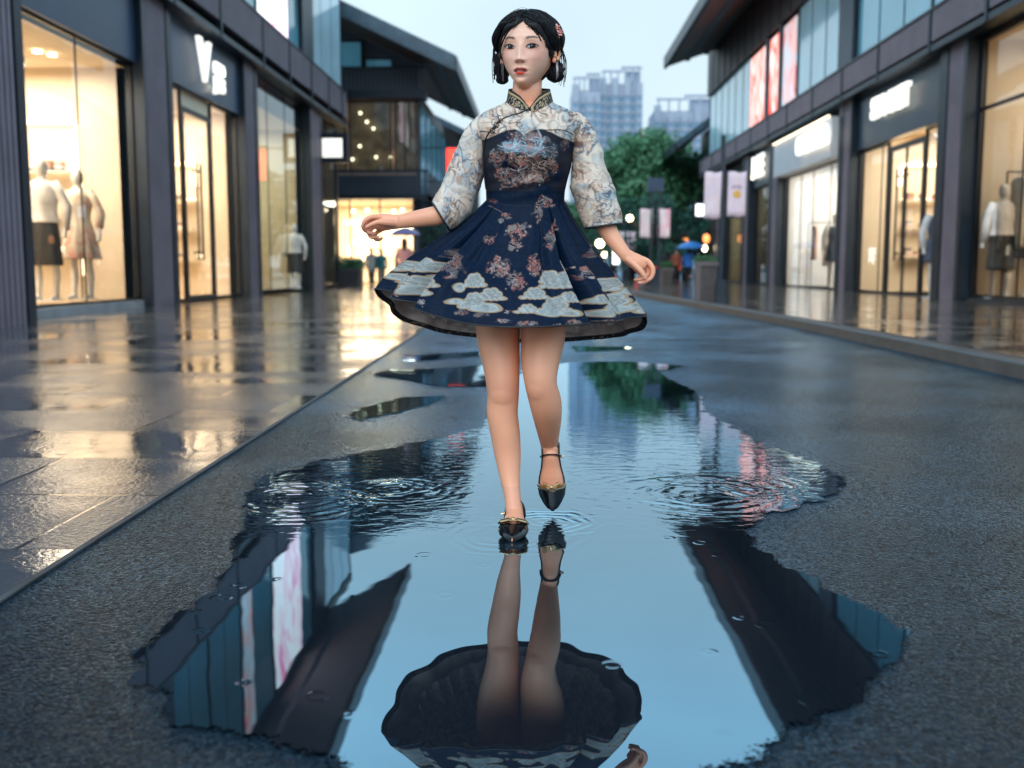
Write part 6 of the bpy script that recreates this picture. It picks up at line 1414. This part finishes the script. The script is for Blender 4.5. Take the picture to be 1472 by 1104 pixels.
lc = np.tile(np.array((.80, .70, .64)), (len(V), 1)); n_ = vnoise(px, py, .12, 3); lc *= (.8+.5*n_)[:, None]
band = VVf > .972; lc[band] = (.012, .012, .014); fl_ = (VVf > .972) & (vnoise(px, py, .35, 7) > .74); lc[fl_] = (.20, .14, .11)
ln_ = mk('skirt_lining', V, grid_faces(160, ncg), M['lining'], sk, True, lc)
V, px, py, VVf = skirt_rows(.5, .93, 60, .17); sc_ = np.repeat(np.arange(60) > 56, ncg)
V[:, 2] += np.where(np.tile(np.cos(ph), 60) > 0, .006, 0)
V[:, 2] -= np.clip((VVf-.85)/.08, 0, 1)*.010*np.abs(np.sin(np.tile(ph, 60)*17)); V[:, 0] += .006*np.sin(np.tile(ph, 60)*41)*np.clip((VVf-.3), 0, 1); V[:, 1] += .008*np.cos(np.tile(ph, 60)*37)*VVf
pc = np.tile(np.array((.80, .74, .70)), (len(V), 1))*(.75+.5*vnoise(px, py, .3, 5))[:, None]
mk('petticoat', V, grid_faces(60, ncg), M['lining'], sk, True, pc)
mb = MB(); hem, _, _, _ = skirt_rows(.985, 1.0, 2); h2 = hem[ncg:]; mb.tube([h2[j] for j in range(0, ncg, 2)]+[h2[0]], .0028, 6, cap=False); mb.build('hem_piping', M['piping'], sk)
wv, wx, wy, _ = skirt_rows(.0, .012, 2); mb = MB(); mb.tube([wv[j] for j in range(0, ncg, 4)]+[wv[0]], .0014, 6, cap=False); mb.build('waist_seam', mat('navy_seam', (.006, .014, .04), .5), sk)
# ---- shoes ------------------------------------------------------------
def shoe(fr, side, buckle_side):
    n = 44; ts = np.linspace(-.012, 1.0, 60); V = []; keepf = []
    q = [2*math.pi*j/n for j in range(n)]
    for t in ts:
        gr = .0032
        for a in q:
            P = foot_pt(max(0, t), a, gr); V.append(fr((P[0]*(1.0 if t < .98 else .6), P[1]+(t*.25 if t < 0 else 0), P[2])))
    for i in range(len(ts)-1):
        t = ts[i]
        lim = np.interp(t, [0, .12, .22, .35, .55, .64, .70, .73], [1.25, .75, .40, .22, .20, .42, .9, 1.6])     # top line: how far up the sides reach
        for j in range(n):
            a = q[j]+math.pi/n; up = math.asin(max(-1, min(1, math.sin(a))))
            if up < lim: keepf.append((i*n+j, i*n+(j+1) % n, (i+1)*n+(j+1) % n, (i+1)*n+j))
    keepf.append(tuple(range(n))[::-1]) if False else None
    s_ = mk('shoe', np.array([tuple(v) for v in V]), keepf, M['patent'], TH, True); add_mod_shell(s_, .002)
    b = MB(); T = lambda x, y, z: fr((x, y, z))
    b.tube([T(*np.array(foot_pt(.27, a, .0045))) for a in np.linspace(-.15, math.pi+.15, 18)], .0055, 8, flat=.5); b.build('strap', M['patent'], s_)
    b = MB(); y0 = .70*FL; hz_ = np.interp(.70, FT, FH)+.012
    for sg in (-1, 1):
        b.tube([T(0, y0, hz_), T(sg*.014, y0+.004, hz_+.005), T(sg*.034, y0-.002, hz_-.002), T(sg*.046, y0-.012, hz_-.012)], [.006, .013, .014, .006], 10, flat=.5)
        b.tube([T(0, y0, hz_), T(sg*.014, y0-.008, hz_+.002), T(sg*.028, y0-.018, hz_)], [.005, .011, .006], 10, flat=.5)
    b.ball(T(0, y0, hz_+.004), .0075, 12, 8); b.build('bow', M['gold'], s_)
    b = MB(); c = T(*[buckle_side*.034, .27*FL, .052]); b.ball(c, .0055, 10, 8); b.tube([c, T(buckle_side*.045, .27*FL, .050)], .004, 8); b.build('buckle', M['gold'], s_)
    b = MB(); b.add(*(lambda pr: ([fr((x, y, z)) for z in (0, .026) for x, y in pr], [(i, (i+1) % 16, 16+(i+1) % 16, 16+i) for i in range(16)]+[tuple(range(16))[::-1], tuple(range(16, 32))]))([(.022*math.cos(i*math.pi/8), .028+.024*math.sin(i*math.pi/8)) for i in range(16)]))
    b.build('heel', M['patent'], s_)
shoe(frF, 1, 1); shoe(frR, -1, -1)
# ------------------------------------------------------------------ hair
M['hair'] = mat('hair', (.008, .008, .010), .52, spec=.28, var=(90, .5))
OFFT = 8.5
def hair_off(x, y, z):
    u = np.clip((z-50)/50, 0, 1); return 4.2+OFFT*.55*u
def surf_r(d, extra=0.0):
    """distance from the head's middle to the hair surface along direction d (local px)"""
    d = np.asarray(d, float); d = d/np.linalg.norm(d); lo, hi = 5.0, 90.0
    for _ in range(26):
        t = (lo+hi)/2; x, y, z = d*t+np.array((0, -3, 60)); zz = z if z < 60 else 60+(z-60)*42.0/(42+OFFT+2)
        o = 5.4+2.8*max(0, min(1, (z-50)/40)); W = np.interp(zz, HZ, HW)+o; F = (np.interp(zz, HZ, HF) if y > 0 else np.interp(zz, HZ, HB))+o
        if zz > 101.5: W = F = 3
        if (abs(x)/W)**2.1+(abs(y)/F)**2.1 < 1: lo = t
        else: hi = t
    return lo+extra
def hp(d, extra=0.0):
    d = np.asarray(d, float); d = d/np.linalg.norm(d)
    # full, softly puffed crown
    a = 49.0; F = 43.5 if d[1] > 0 else 50.0; Zr = 52.5 if d[2] > 0 else 46.0
    e = 1/math.sqrt((d[0]/a)**2+(d[1]/F)**2+(d[2]/Zr)**2)
    w_ = max(0, min(1, (d[2]+.15)/.5)); w_ = w_*w_*(3-2*w_)
    r = surf_r(d, 0)*(1-w_)+e*w_; r = max(r, surf_r(d, -1.5) if d[2] < .6 else 0)
    return d*(r+extra)+np.array((0, -3, 60))
# cap
n, m = 180, 130; V = []; val = []
for i in range(m+1):
    el = math.pi*i/m
    for j in range(n):
        az = 2*math.pi*j/n-math.pi; d = (math.sin(az)*math.sin(el), math.cos(az)*math.sin(el), math.cos(el))
        part = -3.2*math.exp(-((az if abs(az) < 1.6 else (math.pi-abs(az)))/.12)**2)*(el < 1.0)
        v = hp(d, -1.2+part+.8*math.sin(az*31+el*4)*min(1, el)+2.0*(float(vnoise(az*2.3+9, el*3.1, 1.6, 2))-.5))
        z = v[2]; op = np.interp(z, [20, 38, 43, 47, 55, 67, 75, 80, 86, 90, 93], [1.95, 1.95, 1.5, 1.24, 1.14, 1.0, .80, .62, .36, .16, 0.0]); op *= (.90 if az > 0 and z > 57 else 1.0)
        aa = math.atan2(abs(v[0])/37, max(.001, v[1])/38) if v[1] > 0 else math.pi/2+math.atan2(-v[1], abs(v[0])+.1)
        if v[1] > -8 and z < 95: v = hp(d, -1.2+part-4.2*math.exp(-max(0, aa-op)/.22))
        V.append(v); val.append(not (aa < op or z < 16))
f = []
for i in range(m):
    for j in range(n):
        q = (i*n+j, (i+1)*n+j, (i+1)*n+(j+1) % n, i*n+(j+1) % n)
        if all(val[k] for k in q): f.append(q)
V = np.array(V); hair = mk('hair', head_world(V[:, 0], V[:, 1], V[:, 2]), f, M['hair'], TH, True); add_mod_shell(hair, .004)
def hw_(v): return Vector(head_world(v[0], v[1], v[2]).reshape(3))
bunR, bunL = PT(798, 103, YB+.035), PT(722, 108, YB+.075)
rr = random.Random(3); lk_ = MB()
for sx in (-1, 1):
    for i in range(330):
        s = (i % 110)/109; lay = i//110
        y0 = 30-66*s; d0 = np.array((sx*(1.0+lay*4*rr.random()), y0, 42+0*s)); d0 = d0/np.linalg.norm(d0)
        dm1 = np.array((sx*(24+8*s), 29-60*s+rr.gauss(0, 1.5), 23-0*s+rr.gauss(0, 1.5))); dm2 = np.array((sx*38, 17-42*s+rr.gauss(0, 1.5), 4+rr.gauss(0, 2)-2*s)); d1 = np.array((sx*38, -19-10*s, -8-8*s+rr.gauss(0, 2)))
        D = [d0, dm1/np.linalg.norm(dm1), dm2/np.linalg.norm(dm2), d1/np.linalg.norm(d1)]
        path = smooth_path(D, 7); wv_ = rr.uniform(0, 6); wl_ = rr.uniform(.6, 4.2) if rr.random() < .4 else 1.3; pts = []
        for k, d in enumerate(path):
            e_ = wl_*math.sin(math.pi*k/(len(path)-1))+.5*math.sin(k*.8+wv_)-.4-(2.0 if k == 0 else 0)
            pts.append(hw_(hp(d, e_+rr.uniform(-.15, .15)+lay*.5)))
        bn = bunR if sx > 0 else bunL; pts.append(pts[-1].lerp(bn, .6)+Vector((rr.gauss(0, .004), rr.gauss(0, .004), 0))); pts.append(bn+Vector((rr.gauss(0, .01), rr.gauss(0, .01), 0)))
        r0 = rr.uniform(.4, 1.15)*HS; nn_ = len(pts); pts = pts[:-2] if False else pts; lk_.tube(pts, [r0*(.35+.65*math.sin(math.pi*min(1, .12+.8*k/nn_))) for k in range(nn_)], 5, flat=.7)
lk_.build('hair_locks', M['hair'], hair, True)
for bn, rx, ry, rz, nm in ((bunR, 13.5, 12, 14.5, 1), (bunL, 10.5, 12, 12, 2), (PT(796, 88, YB+.03), 10, 11, 15, 3), (PT(719, 92, YB+.05), 9, 10, 15, 4)):
    b = MB(); b.ball(bn, (rx*HS*.86, ry*HS*.86, rz*HS*.86), 20, 14)
    for i in range(46):
        a0 = rr.uniform(0, 6.28); tilt = rr.gauss(0, .28); pts = []
        for k in range(22):
            u = 2*math.pi*k/21; off = math.sin(a0+k*.05)*.62; c_ = math.sqrt(max(0, 1-off*off))
            x = off*rx; yy = c_*math.cos(u)*ry; z = c_*math.sin(u)*rz; x, z = x*math.cos(tilt)-z*math.sin(tilt), x*math.sin(tilt)+z*math.cos(tilt)
            pts.append(bn+Vector((x, yy, z))*HS*1.0)
        b.tube(pts, rr.uniform(.8, 1.5)*HS, 5)
    b.build('hair_bun', M['hair'], hair, True)
b = MB()                                                   # loose strands
def strand(pts, r): b.tube([Vector(q) for q in smooth_path(pts, 5)], [r*HS*(1 if k < len(pts)*4 else .5) for k in range((len(pts)-1)*5+1)], 5)
PTt = lambda x, y, dy: tuple(PT(x, y, YB+dy))
for (a, dx) in ((1.5, 0), (1.1, 1.6), (.9, -1.5), (.5, 3.0), (.45, -3)):
    strand([PTt(757+dx*.5, 26, -.075), PTt(767+dx, 40, -.088), PTt(774+dx, 56, -.085), PTt(780+dx, 70, -.070), PTt(787+dx*.6, 84, -.045)], a)
for i in range(7): q_ = i*1.1; strand([PTt(747-q_*.4, 29+q_, -.078), PTt(736-q_, 40+q_, -.085), PTt(727-q_*.7, 53+q_, -.070), PTt(721-q_*.3, 68+q_, -.048), PTt(718.5+rr.uniform(-1, 1), 84+q_*2, -.030)], rr.uniform(.3, .7))
for i in range(6): q_ = i*1.2; strand([PTt(752+q_*.4, 28+q_*.6, -.078), PTt(764+q_, 38+q_, -.086), PTt(774+q_*.8, 50+q_, -.074), PTt(782+q_*.5, 64+q_, -.055), PTt(787+q_*.3, 78+q_, -.040)], rr.uniform(.3, .7))
for i in range(16): x = 716+rr.uniform(-5, 3); strand([PTt(x+4, 40+rr.uniform(-6, 14), -.01), PTt(x-2+rr.uniform(-2, 1), 72, 0), PTt(x-1+rr.uniform(-4, 2), 92, .01), PTt(x+rr.uniform(-4, 8), 108+rr.uniform(0, 14), .02)], rr.uniform(.22, .55))
for i in range(14): x = 806+rr.uniform(-4, 3); strand([PTt(x-5, 46+rr.uniform(-4, 14), .0), PTt(x-1+rr.uniform(-1, 2), 70, .01), PTt(x+2+rr.uniform(-2, 4), 92, .02), PTt(x+rr.uniform(-6, 8), 112+rr.uniform(0, 14), .03)], rr.uniform(.22, .55))
for i in range(40):
    a = rr.uniform(-1.5, 1.5); c0 = np.array((math.sin(a)*.8, rr.uniform(-.6, .5), math.cos(a))); k0 = hp(c0, 0); q = [tuple(hw_(k0))]
    dx = rr.choice((-1, 1)); 
    for s_ in (1, 2, 3): k1 = hp(c0+np.array((dx*.16*s_, 0, -.02*s_)), 1.0+1.5*math.sin(s_)+rr.uniform(0, 1.5)); q.append(tuple(hw_(k1)))
    strand(q, rr.uniform(.15, .3))
b.build('loose_strands', M['hair'], hair, True)
# ---- hair ornaments ---------------------------------------------------
M['petal'] = mat('silk_petal', (.80, .38, .36), .5, sss=0, var=(80, .3)); M['petal_pale'] = mat('pale_silk', (.78, .66, .70), .5, var=(60, .2)); M['coral'] = mat('coral_bead', (.75, .20, .15), .25)
b = MB(); c0 = MB()
for (x, y, s_) in ((800.5, 42, 1.3), (805, 47.5, 1.05), (801.5, 51.5, .9)):
    c = PT(x, y, YB-.055)
    for k in range(7):
        a = 2*math.pi*k/7+x; t = c+Vector((math.cos(a), -.5, math.sin(a)))*5.2*HS*s_; b.tube([c, c.lerp(t, .55)+Vector((0, -.002, 0)), t], [.0012, 2.0*HS*s_, .5*HS], 7, flat=.35)
    c0.ball(c+Vector((0, -.005, 0)), 1.7*HS*s_, 10, 8)
fl = b.build('hair_flower', M['petal'], hair, True); c0.ball(PT(803.5, 66.5, YB-.005), 2.4*HS, 10, 8); c0.ball(PT(805, 84, YB), 1.4*HS, 8, 6); c0.build('bead', M['coral'], fl, True)
b = MB()
for i in range(5): x = 799+i*.9; b.tube([PT(x+1.5, 70, YB-.005), PT(x-1, 84, YB-.01), PT(x+rr.uniform(-1, 2), 98, YB-.022), PT(x+rr.uniform(-2, 2), 108+rr.uniform(0, 8), YB-.022)], [.0004, .0009, .0016, .0008], 6, flat=.4)
for i in range(2): x = 722+i*1.6; b.tube([PT(x, 88, YB+.0), PT(x-.6, 102, YB+.02), PT(x+.6, 117, YB+.03)], [.0004, .0006, .0005], 6)
b.build('ribbon_tassel', M['petal_pale'], fl, True)
